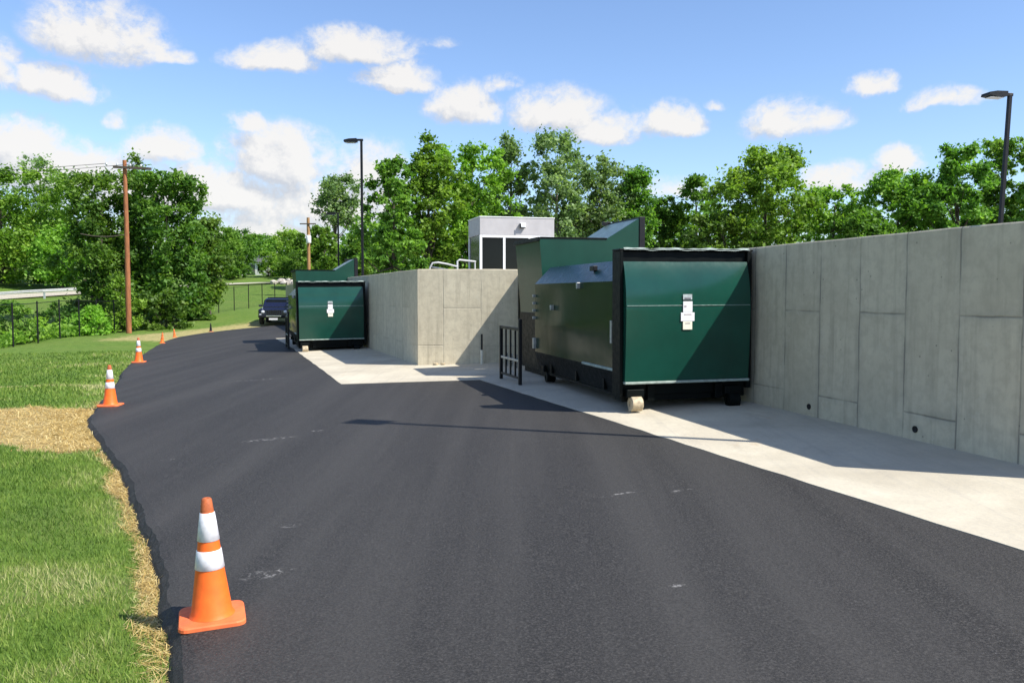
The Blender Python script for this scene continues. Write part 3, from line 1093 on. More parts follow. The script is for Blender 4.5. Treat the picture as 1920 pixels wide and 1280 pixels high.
# ------------------------------------------------------------------ booth on the yard
bo = empty('booth', (-1.20, 32.0, 2.40), R(15.5), 'small pale grey booth with dark windows and white frames standing behind the wall', 'booth')
W, D, HB = 2.92, 1.95, 2.34
hs = 1.68                            # window head
mb = MB()
mb.bevbox(0, W, 0, D, hs, HB, .012)
mb.build('fascia', M['booth_w'], bo)
MB().bevbox(-.02, W + .02, -.02, D + .02, HB + .001, HB + .035, .008).build('roof_trim', M['booth_frame'], bo)
MB().bevbox(.03, W - .03, .03, D - .03, 0, .30, .01).build('base_wall', M['booth_w'], bo)
for (x, y) in ((0, 0), (.90, 0), (1.9, 0), (W - .09, 0), (0, D - .09), (W - .09, D - .09)):
    MB().bevbox(x, x + .09, y, y + .09, 0, hs - .002, .006).build('frame_post', M['booth_frame'], bo)
MB().bevbox(.092, W - .092, -.004, .07, hs - .09, hs - .003, .006).build('window_head', M['booth_frame'], bo)
for (x0, x1) in ((.092, .898), (.992, 1.898), (1.992, W - .092)):
    w = MB().box(x0, x1, .04, .055, .30, hs - .092).build('window', M['glass'], bo)
    MB().bevbox(x0, x1, .02, .038, .301, .34, .004).build('sill', M['booth_frame'], w)
MB().box(.04, .055, .092, D - .092, .30, hs - .003).build('window', M['glass'], bo)
MB().box(W - .055, W - .04, .092, D - .092, .30, hs - .003).build('window', M['glass'], bo)
MB().box(.06, W - .06, D - .06, D - .05, .30, hs - .003).build('back_wall', M['black'], bo)
lf = MB().bevbox(1.53, 1.75, -.14, -.001, 1.98, 2.14, .02).build('wall_light', M['booth_frame'], bo)
MB().box(1.50, 1.56, -.16, -.141, 1.96, 2.12).build('visor', M['black'], lf)
MB().box(1.55, 1.74, -.13, -.02, 1.955, 1.978).build('lens', M['black'], lf)

# bent white pipe handrail on the wall top, left of the booth
hr = empty('handrail', (-2.55, 26.0, 2.40), 0, 'bent white pipe handrail on the wall top left of the booth', 'handrail')
MB().tube([(0, 0, 0), (.06, 0, .28), (.14, 0, .42), (.30, .05, .44), (.55, .2, .40), (.85, .5, .33)], .028, 8).build('bent_rail', M['rail_grey'], hr)
MB().tube([(.12, .1, .30), (.5, .35, .24), (.86, .55, .18), (1.35, 1.0, .16)], .022, 8).build('lower_rail', M['rail_grey'], hr)
MB().tube([(.86, .52, 0), (.86, .52, .50), (.92, .56, .54), (1.40, 1.0, .50)], .03, 8).build('post', M['rail_grey'], hr)
MB().tube([(1.38, 1.0, 0), (1.38, 1.0, .50)], .026, 8).build('post', M['rail_grey'], hr)

# ------------------------------------------------------------------ parked car
car = empty('parked_car', (-13.55, 48.6, 0), R(8), 'dark blue off-road car parked on the drive behind the far container, chrome bumper', 'car')
car.location.z = road_z(-13.55, 48.6) + .01
car.scale = (1, 1, .88)
def loft(mb, secs, mi=0, smooth=False):
    """secs: list of (y, [(x,z)...]) cross sections with equal counts"""
    n = len(secs[0][1])
    vs = [(x, y, z) for y, s in secs for x, z in s]
    fs = []
    for i in range(len(secs) - 1):
        for k in range(n):
            a = i * n + k; b = i * n + (k + 1) % n
            fs.append([a, b, b + n, a + n])
    fs.append(list(range(n))[::-1]); fs.append([(len(secs) - 1) * n + k for k in range(n)])
    return mb.add(vs, fs, smooth, mi)


def sec(hw, z0, z1, b=.07):
    return [(-hw + b * .4, z0), (hw - b * .4, z0), (hw, z0 + b), (hw, z1 - b), (hw - b, z1), (-hw + b, z1), (-hw, z1 - b), (-hw, z0 + b)]


mb = MB()
loft(mb, [(0.02, sec(.82, .50, .98)), (.10, sec(.88, .45, 1.05)), (1.25, sec(.90, .42, 1.12)), (1.5, sec(.90, .42, 1.14)), (4.1, sec(.90, .42, 1.14)), (4.3, sec(.86, .5, 1.1))])
mb.build('body', M['car'], car)
mb = MB()
loft(mb, [(1.30, sec(.82, 1.135, 1.16, .01)), (1.72, sec(.76, 1.141, 1.66, .06)), (1.95, sec(.72, 1.141, 1.74, .07)), (3.9, sec(.72, 1.141, 1.74, .07)), (4.2, sec(.78, 1.136, 1.40, .06))])
mb.build('cabin', M['car'], car)
mb = MB()
mb.add([(-.70, 1.335, 1.19), (.70, 1.335, 1.19), (.64, 1.70, 1.645), (-.64, 1.70, 1.645)], [(0, 1, 2, 3)])
mb.build('windshield', M['glass'], car)
for s in (-1, 1):
    mb = MB()
    mb.add([(s * .822, 1.75, 1.2), (s * .822, 3.9, 1.2), (s * .755, 3.85, 1.62), (s * .765, 2.0, 1.62)], [(0, 1, 2, 3)])
    mb.build('side_window', M['glass'], car)
    hl = MB().lathe([(0, 0), (.085, 0), (.10, .02), (.10, .04)], 16, 0, Matrix.Translation((s * .62, -.005, .86)) @ Matrix.Rotation(R(-90), 4, 'X')).build('headlight', M['lamp_lens'], car)
    MB().bevbox(s * .76 - .06, s * .76 + .06, -.01, .05, .66, .72, .01).build('indicator', M['lamp_lens'], car)
    MB().bevbox(s * .98 - .09, s * .98 + .09, 1.55, 1.65, 1.16, 1.30, .02).build('mirror', M['car'], car)
    for y in (.85, 3.35):
        w = MB().lathe([(.20, -.11), (.33, -.11), (.36, -.07), (.36, .07), (.33, .11), (.20, .11)], 22, 0, Matrix.Translation((s * .80, y, .36)) @ Matrix.Rotation(R(90), 4, 'Y')).build('wheel', M['rubber'], car)
        MB().lathe([(0, .06), (.1, .08), (.2, .10), (.205, -.1)], 18, 0, Matrix.Translation((s * .80, y, .36)) @ Matrix.Rotation(R(90 * s), 4, 'Y')).build('rim', M['galv'], w)
g = MB()
for k in range(7):
    x = -.36 + k * .12
    g.box(x - .03, x + .03, -.012, .03, .72, .96)
g.build('grille', M['black'], car)
MB().bevbox(-.86, .86, -.16, -.01, .50, .64, .03).build('bumper', M['black'], car)
MB().bevbox(-.42, .42, -.172, -.161, .555, .625, .004).build('bumper_trim', M['chrome'], car)
MB().box(-.26, .22, -.185, -.173, .34, .46).build('number_plate', M['white_metal'], car)
MB().bevbox(-.60, .60, 1.95, 3.9, 1.745, 1.79, .02).build('roof_rack', M['black'], car)

# ------------------------------------------------------------------ chain-link fence, guard rail, track, rubble, house
def along(poly, step):
    out = []; acc = 0
    for (a, b) in zip(poly[:-1], poly[1:]):
        a = Vector(a); b = Vector(b); L = (b - a).length
        while acc <= L:
            out.append(a.lerp(b, acc / L)); acc += step
        acc -= L
    return out


fe = empty('chain_link_fence', (FENCE[0][0], FENCE[0][1], 0), 0, 'long black chain-link fence on dark posts along the lawn edge behind the utility pole', 'fence')
org = Vector((FENCE[0][0], FENCE[0][1], 0))
FH = 1.65
posts = along(FENCE, 2.2)
for p in posts:
    z = float(H(p.x, p.y)) - .1
    q = Vector((p.x, p.y, z)) - org
    MB().tube([q, q + Vector((0, 0, FH + .18))], .032, 8).build('post', M['black'], fe)
fine = along(FENCE, .5)
rail = [Vector((p.x, p.y, float(H(p.x, p.y)) + FH)) - org for p in fine]
MB().tube(rail, .016, 6).build('top_rail', M['black'], fe)
mb = MB()
cells = along(FENCE, .11)
nz = 15
P = [Vector((p.x, p.y, float(H(p.x, p.y)) + .03)) - org for p in cells]
wv = .0032
for i in range(len(P) - nz):
    for d in (0, 1):
        a = P[i] + Vector((0, 0, 0 if d == 0 else FH - .03)); b = P[i + nz] + Vector((0, 0, FH - .03 if d == 0 else 0))
        k = 3
        for s in range(k):
            u = a.lerp(b, s / k); w = a.lerp(b, (s + 1) / k)
            mb.add([u + Vector((0, 0, -wv)), w + Vector((0, 0, -wv)), w + Vector((0, 0, wv)), u + Vector((0, 0, wv))], [(0, 1, 2, 3)])
mb.build('chain_link_mesh', M['black'], fe)

gpoly = [(-52, 70), (-46, 73), (-41, 75), (-37.5, 78.5)]
gd = empty('road_guardrail', (-46, 73, 0), 0, 'pale metal guardrail along the far road at the left edge', 'guardrail')
gp = along(gpoly, 1.0); o0 = Vector((-46, 73, 0))
vs = []
for p in gp:
    z = float(H(p.x, p.y)) + .45
    for (dy, dz) in ((0, 0.1), (-.05, .14), (-.05, .20), (0, .23), (-.05, .26), (-.05, .32), (0, .36)):
        vs.append(Vector((p.x, p.y + dy, z + dz)) - o0)
n = 7
fs = [[i * n + k, (i + 1) * n + k, (i + 1) * n + k + 1, i * n + k + 1] for i in range(len(gp) - 1) for k in range(n - 1)]
MB().add(vs, fs).build('rail_beam', M['rail_grey'], gd)
for p in gp[::4]:
    z = float(H(p.x, p.y))
    q = Vector((p.x, p.y + .08, z - .1)) - o0
    MB().box(q.x - .07, q.x + .07, q.y, q.y + .1, q.z, q.z + .85).build('post', M['galv'], gd)


def ribbon(name, poly, w, mat, label):
    pts = along(poly, 2.0)
    vs = []
    for i, p in enumerate(pts):
        q = pts[min(i + 1, len(pts) - 1)] - pts[max(i - 1, 0)]
        nrm = Vector((-q.y, q.x)).normalized()
        for s in (-1, 0, 1):
            r = p + nrm * s * w / 2
            vs.append((r.x, r.y, float(H(r.x, r.y)) + .12))
    fs = []
    for i in range(len(pts) - 1):
        for k in range(2):
            a = i * 3 + k
            fs.append([a, a + 1, a + 4, a + 3][::-1])
    return tag(MB().add(vs, fs, True).build(name, mat), label, 'track', kind='structure')


ribbon('gravel_track', [(-75, 72), (-52, 72.5), (-44, 76), (-36, 84), (-28, 89), (-20, 91), (-12, 92)], 3.2, M['gravel'], 'pale gravel track crossing the field beyond the fence')
mb = MB()
for k in range(46):
    x = random.uniform(-24.5, -16.5); y = 88 + random.uniform(-1.2, 1.2)
    rock(mb, (x, y, float(H(x, y)) + random.uniform(.05, .35)), random.uniform(.18, .5), .6, 0)
tag(mb.build('rubble_heap', M['stone']), 'low heap of pale rubble in the field behind the dark blue car', 'rubble', kind='stuff')

ho = empty('farmhouse', (-38.2, 128.0, 0), R(-8), 'tiny white house half hidden among the far trees', 'house')
ho.location.z = float(H(-38.2, 128)) - .2
MB().bevbox(-2.6, 2.6, -1.6, 1.6, 0, 2.1, .02).build('wall', M['siding'], ho)
MB().prism([(-1.9, 2.09), (1.9, 2.09), (0, 3.2)], 'x', -2.8, 2.8).build('roof', M['roof'], ho)
for x in (-1.5, 1.3):
    MB().box(x - .4, x + .4, -1.62, -1.601, .8, 1.7).build('window', M['glass'], ho)
MB().box(-.3, .5, -1.625, -1.601, 0.05, 1.8).build('door', M['roof'], ho)

# ------------------------------------------------------------------ trees
def leaf_quads(centers, size, rg, up=.35):
    n = len(centers)
    nrm = rg.normal(size=(n, 3)); nrm[:, 2] = np.abs(nrm[:, 2]) + up
    nrm /= np.linalg.norm(nrm, axis=1)[:, None]
    r = rg.normal(size=(n, 3))
    a = np.cross(nrm, r); a /= np.linalg.norm(a, axis=1)[:, None]
    b = np.cross(nrm, a)
    s = size * rg.uniform(.6, 1.4, n)[:, None]
    e = rg.uniform(.45, .75, n)[:, None]
    bend = nrm * s * .18
    v = np.stack([centers - a * s, centers + b * s * e - bend, centers + a * s, centers - b * s * e - bend], 1)
    return v.reshape(-1, 3)


def crown_points(h, w, base, n, rg, shape, clump, gap):
    """leaf centres gathered in clumps spread through an uneven crown; returns points, tint, clump centres"""
    nc = int(clump)
    cs = []
    lob = rg.uniform(0, 6.28, 4)
    while len(cs) < nc:
        t = rg.uniform(0, 1)
        if shape == 'round': r = math.sin(math.pi * (.10 + .78 * t)) ** .6
        elif shape == 'tall': r = (math.sin(math.pi * (.24 + .68 * t))) ** .8
        elif shape == 'cone': r = (1 - t) ** .75 * .95 + .08
        elif shape == 'bush': r = math.sqrt(max(0, 1 - t * t)) * .95 + .05
        else: r = .55 + .45 * math.sin(math.pi * t * .9 + .25)
        if rg.uniform() > r * .85 + .15: continue
        a = rg.uniform(0, 6.283)
        k = 1 + .24 * math.sin(2 * a + lob[0]) + .20 * math.sin(3 * a + lob[1] + 4 * t) + .12 * math.sin(7 * t + lob[2])
        q = rg.uniform(.0, 1) ** .45
        rr = r * q * k * w / 2
        cs.append((rr * math.cos(a), rr * math.sin(a), base + t * (h - base), q))
    cs = np.array(cs)
    csz = (.42 + 1.0 * rg.uniform(0, 1, nc) ** 1.6) * gap * 1.05
    wts = csz ** 2; wts /= wts.sum()
    ids = rg.choice(nc, n, p=wts)
    off = rg.normal(size=(n, 3))
    off /= np.linalg.norm(off, axis=1)[:, None]
    off *= np.clip(np.abs(rg.normal(0, .62, n)), 0, 1.6)[:, None]
    off[:, 2] *= .72
    p = cs[ids, :3] + off * csz[ids][:, None]
    loose = rg.uniform(0, 1, n) < .13
    p[loose] += rg.normal(0, gap * .32, (int(loose.sum()), 3))
    p[:, 2] = np.maximum(p[:, 2], base * .6 + .1)
    ct = rg.uniform(0, 1, nc)
    tint = np.clip(.62 * ct[ids] + .38 * rg.uniform(0, 1, n) , 0, 1)
    return p, tint, cs


TREES = []


def tree(name, label, x, y, z, h, w, leaf='leaf_mid', n=11000, shape='round', base=None, size=.17, clump=70, gap=None, bark='bark', seed=1, lean=0, cat='tree', group=None, trunkvis=.1):
    rg = np.random.default_rng(seed)
    root = empty(name, (x, y, z), rg.uniform(0, 6.28), label, cat, group)
    if base is None: base = .16 * h
    if gap is None: gap = w * .13
    gap *= .80; clump = int(clump * 1.8); n = int(n * 1.75); size *= .80
    p, tint, cs = crown_points(h - gap * .3, w * 1.06 - gap * .8, base, n, rg, shape, clump, gap)
    quad_mesh('crown', leaf_quads(p, size, rg), M[leaf], 4, tint, root)
    # trunk with limbs reaching into the clumps
    mb = MB()
    r0 = max(.05, .016 * h + .03)
    pts = []; k = 7
    bx, by = rg.normal(0, .02 * h, 2)
    for i in range(k + 1):
        t = i / k
        pts.append((bx * t * t + .1 * math.sin(3 * t), by * t * t, -.25 + t * h * .86))
    mb.tube(pts, [r0 * (1.25 if i == 0 else 1) * (1 - .86 * i / k) for i in range(k + 1)], 8)
    order = rg.permutation(len(cs))[:min(26, len(cs))]
    for c in cs[order]:
        tz = max(.15 * h, min(.78 * h, c[2] - rg.uniform(.12, .3) * h))
        t = (tz + .25) / (h * .86); t = min(max(t, .05), .95)
        s = Vector((bx * t * t + .1 * math.sin(3 * t), by * t * t, tz))
        e = Vector(c[:3])
        m = s.lerp(e, .5) + Vector((0, 0, -.03 * h + rg.normal(0, .02 * h)))
        rr = r0 * (1 - .86 * t) * .55
        mb.tube([s, m, e], [rr, rr * .6, rr * .2], 5)
    mb.build('trunk', M[bark], root)
    TREES.append(root)
    return root


def at_px(px, d):
    return (px - 960) / F_PX * d


def z_px(py, d):
    return CAM_Z + (550 - py) / F_PX * d


def tpx(label, px, top, d, wpx, z0=2.40, name='deciduous_tree', **kw):
    h = z_px(top, d) - z0
    return tree(name, label, at_px(px, d), d, z0, h, wpx / F_PX * d, **kw)


TG = 'trees behind the drive and walls'
# right-hand row above the wall
tpx('bright green bushy tree standing just right of the tall thin lamp', 738, 300, 58, 108, leaf='leaf_mid', n=11500, shape='tall', base=.6, seed=21, clump=85, group=TG)
tpx('bright green tree with twin pointed tops left of the booth', 806, 260, 60, 120, leaf='leaf_bright', n=13500, shape='tall', base=.6, seed=22, clump=95, group=TG)
tpx('yellowish green leafy tree directly behind the booth', 884, 276, 62, 150, leaf='leaf_yellow', n=15500, shape='round', base=.6, seed=23, clump=100, group=TG)
tpx('slim greyish tree showing its stems behind the booth roof', 958, 258, 68, 90, leaf='leaf_silver', n=7600, shape='tall', base=1.5, seed=24, clump=75, gap=.8, bark='bark_l', group=TG)
tpx('tallest airy silver green tree in the middle, above the hopper', 1040, 246, 66, 165, leaf='leaf_silver', n=11500, shape='tall', base=1.2, seed=25, clump=110, gap=.85, bark='bark_l', group=TG)
tpx('airy silver green tree leaning right above the chute', 1125, 292, 68, 140, leaf='leaf_silver', n=10500, shape='round', base=1.0, seed=26, clump=95, gap=.85, bark='bark_l', group=TG)
tpx('shorter ragged tree at the right end of the silver green group', 1192, 320, 67, 80, leaf='leaf_mid', n=7000, shape='tall', base=.8, seed=27, clump=60, gap=.8, group=TG)
tpx('low dark tree in the dip between the silver trees and the full round tree', 1243, 372, 72, 90, leaf='leaf_dark', n=7500, shape='round', base=.5, seed=28, clump=60, group=TG)
tpx('narrow rounded tree left of the big full tree above the wall', 1303, 332, 70, 92, leaf='leaf_mid', n=8500, shape='tall', base=.6, seed=29, clump=70, group=TG)
tpx('big full rounded tree standing tallest above the right wall', 1432, 276, 62, 178, leaf='leaf_bright', n=17500, shape='round', base=.4, seed=30, clump=120, group=TG)
tpx('dark bush-like tree filling in left of the big full tree', 1352, 395, 60, 110, leaf='leaf_dark', n=8000, shape='round', base=.2, seed=31, clump=60, group=TG)
tpx('low bright tree in the dip right of the big full tree', 1556, 350, 64, 120, leaf='leaf_bright', n=9500, shape='round', base=.3, seed=32, clump=75, group=TG)
tpx('broad mid green tree halfway between the full tree and the leaning lamp', 1682, 322, 60, 150, leaf='leaf_bright', n=13000, shape='round', base=.3, seed=33, clump=95, group=TG)
tpx('dark leafy tree left of the leaning lamp', 1790, 275, 58, 120, leaf='leaf_mid', n=13500, shape='round', base=.4, seed=34, clump=90, group=TG)
tpx('tall tree directly behind the leaning lamp', 1868, 258, 60, 120, leaf='leaf_mid', n=13500, shape='round', base=.4, seed=35, clump=90, group=TG)
tpx('tree cut by the right edge of the photo', 1955, 262, 57, 110, leaf='leaf_mid', n=11000, shape='tall', base=.4, seed=36, clump=80, group=TG)
tpx('low shrubby tree at the wall top below the broad tree', 1620, 395, 56, 120, leaf='leaf_mid', n=8500, shape='bush', base=.1, seed=37, clump=60, group=TG)
# left of the lamp
tpx('slender airy tree with a bare lower stem behind the tall thin lamp', 634, 330, 90, 74, leaf='leaf_silver', n=4600, shape='round', base=6.2, seed=40, clump=60, gap=.95, size=.2, group=TG, z0=3.0)
tpx('rounded tree under the slender airy tree, right of the distant pole', 608, 424, 82, 66, leaf='leaf_mid', n=7500, shape='round', base=.6, seed=41, clump=60, size=.2, group=TG, z0=2.4)
tpx('dark tree behind the tall thin lamp pole', 678, 440, 72, 70, leaf='leaf_dark', n=8000, shape='round', base=.4, seed=42, clump=60, size=.19, group=TG)
tpx('narrow dark conifer left of the distant utility pole', 566, 432, 110, 42, leaf='leaf_dark', n=4200, shape='cone', base=.3, seed=43, clump=45, size=.24, group=TG, z0=3.8, name='conifer_tree')
# big dark tree by the utility pole and its neighbours
LZ = -.3
tree('deciduous_tree', 'big dark leafy tree right of the brown utility pole', at_px(318, 54), 54, .1, z_px(325, 54), 158 / F_PX * 54, 'leaf_dark', 21000, 'round', .3, .15, 120, .75, seed=51, group=TG)
tree('deciduous_tree', 'dark spreading tree left of the brown utility pole', at_px(196, 53), 53, -.6, z_px(325, 53) + .6, 158 / F_PX * 53, 'leaf_dark', 17500, 'round', .6, .15, 105, .75, seed=52, group=TG)
tree('deciduous_tree', 'thin pointed tree rising behind the top of the brown utility pole', at_px(262, 56), 56, .1, z_px(296, 56), 70 / F_PX * 56, 'leaf_dark', 4500, 'cone', 2.0, .14, 60, .6, seed=53, group=TG)
tree('deciduous_tree', 'slight tree at the right shoulder of the big dark tree', at_px(392, 58), 58, .5, z_px(405, 58) - .5, 60 / F_PX * 58, 'leaf_dark', 6500, 'round', .3, .15, 55, .65, seed=54, group=TG)
tree('deciduous_tree', 'bright green tree cut by the left edge of the photo', at_px(8, 86), 86, 2.4, z_px(312, 86) - 2.4, 270 / F_PX * 86, 'leaf_bright', 22000, 'round', .8, .22, 120, 1.35, seed=55, group=TG)
tree('deciduous_tree', 'lower bright tree above the pale guardrail, left of the dark trees', at_px(118, 84), 84, 2.3, z_px(425, 84) - 2.3, 110 / F_PX * 84, 'leaf_bright', 9500, 'round', .5, .21, 65, 1.0, seed=56, group=TG)
tree('deciduous_tree', 'feathery greyish tree peeping over the bright tree at the left edge', at_px(82, 100), 100, 2.6, z_px(292, 100) - 2.6, 95 / F_PX * 100, 'leaf_silver', 5600, 'tall', 3.0, .2, 80, .95, seed=57, group=TG)
# far hill trees, copies of three kinds
protos = []
for i, (lf, sh, sd) in enumerate((('leaf_mid', 'round', 61), ('leaf_bright', 'tall', 62), ('leaf_dark', 'round', 63))):
    protos.append(tree('deciduous_tree', None, 0, 0, 0, 9.0, 7.4, lf, 6500, sh, .4, .25, 60, .95, seed=sd))
far_trees = [
    (415, 425, 100, 80, 0, 'round tree at the right foot of the big dark tree, beyond the fence'),
    (452, 432, 118, 80, 2, 'dark green tree on the far hill, first right of the small far shoulder tree'),
    (486, 440, 135, 85, 0, 'middle tree on the far hill skyline above the field'),
    (520, 446, 140, 70, 2, 'lowest tree on the far hill skyline, in the notch of the horizon'),
    (546, 430, 128, 62, 1, 'rounded paler tree on the far hill left of the dark conifer'),
    (440, 478, 104, 55, 2, 'small dark tree at the left end of the far field'),
    (505, 470, 106, 50, 1, 'small bright tree in the middle of the far field edge'),
    (535, 482, 103, 44, 0, 'small tree at the far field edge behind the dark blue car'),
    (560, 470, 101, 46, 2, 'dark small tree left of the distant pole with transformer'),
    (594, 456, 96, 56, 1, 'bright small tree right of the distant pole with transformer'),
    (590, 445, 135, 60, 0, 'tall far tree rising behind the distant pole with transformer')]
for i, (px, top, d, wpx, k, lab) in enumerate(far_trees):
    src = protos[k]
    o = src if 'used' not in src else copy_tree(src)
    src['used'] = 1
    if o is not src and 'used' in o: del o['used']
    x = at_px(px, d); z = float(H(x, d)) - .1
    hh = z_px(top, d) - z
    sw = wpx / F_PX * d / 7.4
    o.location = (x, d, z); o.scale = (sw, sw, hh / 9.0); o.rotation_euler = (0, 0, random.uniform(0, 6))
    tag(o, lab, 'tree', TG)
for s in protos:
    if 'used' in s: del s['used']

# shrubs near the fence
SG = 'shrubs along the fence'
def shrub(label, px, top, bot, d, wpx, leaf, n, seed, size=.10, shape='bush'):
    z0 = z_px(bot, d)
    x = at_px(px, d)
    z0 = float(H(x, d)) - .05
    return tree('shrub', label, x, d, z0, z_px(top, d) - z0, wpx / F_PX * d, leaf, n, shape, .05, size, 34, .32, seed=seed, cat='shrub', group=SG)


shrub('bright leafy sapling at the foot of the brown utility pole', 226, 520, 620, 45.5, 70, 'leaf_bright', 3600, 71)
shrub('dark bush under the big dark tree, right of the utility pole', 300, 545, 612, 47.5, 110, 'leaf_dark', 5200, 72, .12)
shrub('grey green bush where the open fence begins, right of the big dark tree', 375, 540, 605, 54, 70, 'leaf_dark', 3800, 73, .12)
shrub('bright weedy bush behind the fence, left of the utility pole', 170, 575, 630, 41, 80, 'leaf_yellow', 3600, 74)
shrub('leafy bush behind the fence at the left edge of the photo', 20, 565, 640, 36, 110, 'leaf_mid', 4200, 75)
shrub('dark bush between the fence posts under the dark spreading tree', 110, 560, 630, 46, 120, 'leaf_dark', 4600, 76, .12)

# weeds along the fence foot, and the far wood behind the tree row: masses nobody could count
rg = np.random.default_rng(5)
n = 9000
t = rg.uniform(0, 1, n)
yy = 24 + 22 * t + rg.normal(0, .3, n)
xx = np.interp(yy, FY, FX) - np.abs(rg.normal(.2, 1.5, n)) - .15
cl = np.sin(yy * 2.1) + np.sin(xx * 2.7 + yy) + np.sin(yy * .7 + 2)
hh = np.clip(.35 + .22 * cl + rg.uniform(0, .3, n), .08, 1.15) * rg.uniform(.15, 1, n)
pp = np.stack([xx, yy, H(xx, yy) + hh], 1)
o = quad_mesh('weeds', leaf_quads(pp, .085, rg, .5), M['leaf_yellow'], 4, np.clip(.3 + .2 * cl + rg.uniform(0, .5, n), 0, 1))
tag(o, 'tall bright weeds growing behind the chain-link fence', 'weeds', kind='stuff')

def wood(name, label, poly, zlo, hmin, hmax, n, leaf, size, z0, seed):
    rg = np.random.default_rng(seed)
    pts = along(poly, 1.0)
    k = rg.integers(0, len(pts), n)
    bx = np.array([p.x for p in pts])[k] + rg.normal(0, 1.2, n); by = np.array([p.y for p in pts])[k] + rg.normal(0, 2.5, n)
    prof = hmin + (hmax - hmin) * (.5 + .28 * np.sin(bx * .55 + seed) + .22 * np.sin(bx * 1.3 + 2 * seed))
    z = z0 + zlo + (prof - zlo) * rg.uniform(0, 1, n) ** .8
    cl = rg.uniform(0, 1, 400)
    ti = np.clip(.6 * cl[(np.floor(bx / 1.6).astype(int) * 31 + np.floor(z / 1.5).astype(int) * 7) % 400] + .4 * rg.uniform(0, 1, n), 0, 1)
    o = quad_mesh(name, leaf_quads(np.stack([bx, by, z], 1), size, rg), M[leaf], 4, ti)
    tag(o, label, 'wood', kind='stuff')


wood('distant_wood', 'dark far-off wood filling the gaps behind the tree row', [(-18, 98), (0, 92), (25, 90), (50, 86), (75, 80)], 0, 6.0, 9.6, 30000, 'leaf_mid', .30, 2.4, 3)
wood('hill_wood', 'far-off wood on the hill at the left', [(-120, 110), (-80, 122), (-55, 140), (-30, 155), (-10, 160)], 0, 6, 9.5, 14000, 'leaf_mid', .42, 4.0, 4)

# ------------------------------------------------------------------ grass blades and straw near the camera
def blades(n, xr, yr, hgt, wid, seed, keep, lean=.5):
    rg = np.random.default_rng(seed)
    y = yr[0] + (yr[1] - yr[0]) * rg.uniform(0, 1, n) ** 1.5
    ex = edge_x(y)
    x = ex - .06 - rg.uniform(0, 1, n) * (xr * (.45 + .55 * (y - yr[0]) / (yr[1] - yr[0])))
    k = keep(x, y, rg)
    x, y = x[k], y[k]; m = len(x)
    z = H(x, y) - .008
    a = rg.uniform(0, 6.283, m)
    lump = .9 * vnoise(x, y, 1.1, 1) + .6 * vnoise(x, y, .33, 2) + .35 * vnoise(x, y, .12, 3) - .38
    h = hgt * rg.uniform(.5, 1.25, m) * np.clip(.7 + .4 * lump, .5, 1.3)
    sc = np.clip(y / 7, .8, 3)
    w = wid * rg.uniform(.7, 1.3, m) * sc
    dx, dy = np.cos(a), np.sin(a)
    la = rg.uniform(0, 6.283, m)
    ll = h * rg.uniform(.1, lean * 2, m)
    p0 = np.stack([x - dx * w, y - dy * w, z], 1); p1 = np.stack([x + dx * w, y + dy * w, z], 1)
    p2 = np.stack([x + np.cos(la) * ll, y + np.sin(la) * ll, z + h], 1)
    tint = np.clip(.75 / (1 + .04 * y) * (lump - .5) + .14 + .5 * rg.uniform(0, 1, m) + .28 * (1 - sm(.3, 1.1, ex[k] - x)) + .3 * sm(.62, .9, vnoise(x, y, .8, 9)), 0, 1)
    return np.stack([p0, p1, p2], 1).reshape(-1, 3), tint


gm = mat_blade('grass_blade', [(0, (.055, .115, .016)), (.4, (.125, .225, .030)), (.75, (.225, .31, .055)), (1, (.44, .44, .19))])
sm_ = mat_blade('straw_stalk', [(0, (.36, .24, .07)), (.5, (.64, .47, .17)), (1, (.80, .67, .34))])
v1, t1 = blades(120000, 6.0, (3.0, 13), .060, .0045, 81, lambda x, y, r: straw_amount(x, y) + .5 * (vnoise(x, y, .25, 6) - .5) < .2 + .6 * r.uniform(0, 1, len(x)))
v2, t2 = blades(50000, 13.0, (12, 30), .075, .006, 82, lambda x, y, r: straw_amount(x, y) < .25 + .4 * r.uniform(0, 1, len(x)))
o = quad_mesh('grass', np.concatenate([v1, v2]), gm, 3, np.concatenate([t1, t2]))
tag(o, 'short green lawn grass beside the asphalt drive', 'grass', kind='stuff')


def straw(n, seed):
    rg = np.random.default_rng(seed)
    y = np.concatenate([3 + 12 * rg.uniform(0, 1, n // 2) ** 1.4, rg.uniform(9.6, 16, n - n // 2)])
    x = edge_x(y) - .03 - np.concatenate([np.abs(rg.normal(0, .32, n // 2)), rg.uniform(0, 6, n - n // 2)])
    k = straw_amount(x, y) + .35 * (vnoise(x, y, .3, 5) - .5) > .25 + .65 * rg.uniform(0, 1, n)
    x, y = x[k], y[k]; m = len(x)
    a = rg.uniform(0, 6.283, m); L = rg.uniform(.02, .075, m); w = .0021 * np.clip(y / 7, .9, 2.2)
    z = H(x, y) + rg.uniform(.004, .03, m)
    tz = rg.normal(0, .25, m) * L
    d = np.stack([np.cos(a) * L, np.sin(a) * L, tz], 1); s = np.stack([-np.sin(a) * w, np.cos(a) * w, np.zeros(m)], 1)
    c = np.stack([x, y, z], 1)
    v = np.stack([c - d - s, c + d - s, c + d + s, c - d + s], 1).reshape(-1, 3)
    return v, rg.uniform(0, 1, m)


v3, t3 = straw(75000, 83)
o = quad_mesh('straw', v3, sm_, 4, t3)
tag(o, 'dry straw scattered over bare soil along the asphalt edge', 'straw', kind='stuff')

# a few pale crumbs of stone in the gap beside the nearest cone
for i, (x, y, s) in enumerate(((-1.60, 4.42, .022),)):
    mb = MB(); rock(mb, (x - .08, y, float(H(x - .08, y)) + .05), s)
    tag(mb.build('stone', M['stone']), 'small pale stone in the soil just below the nearest cone', 'stone')

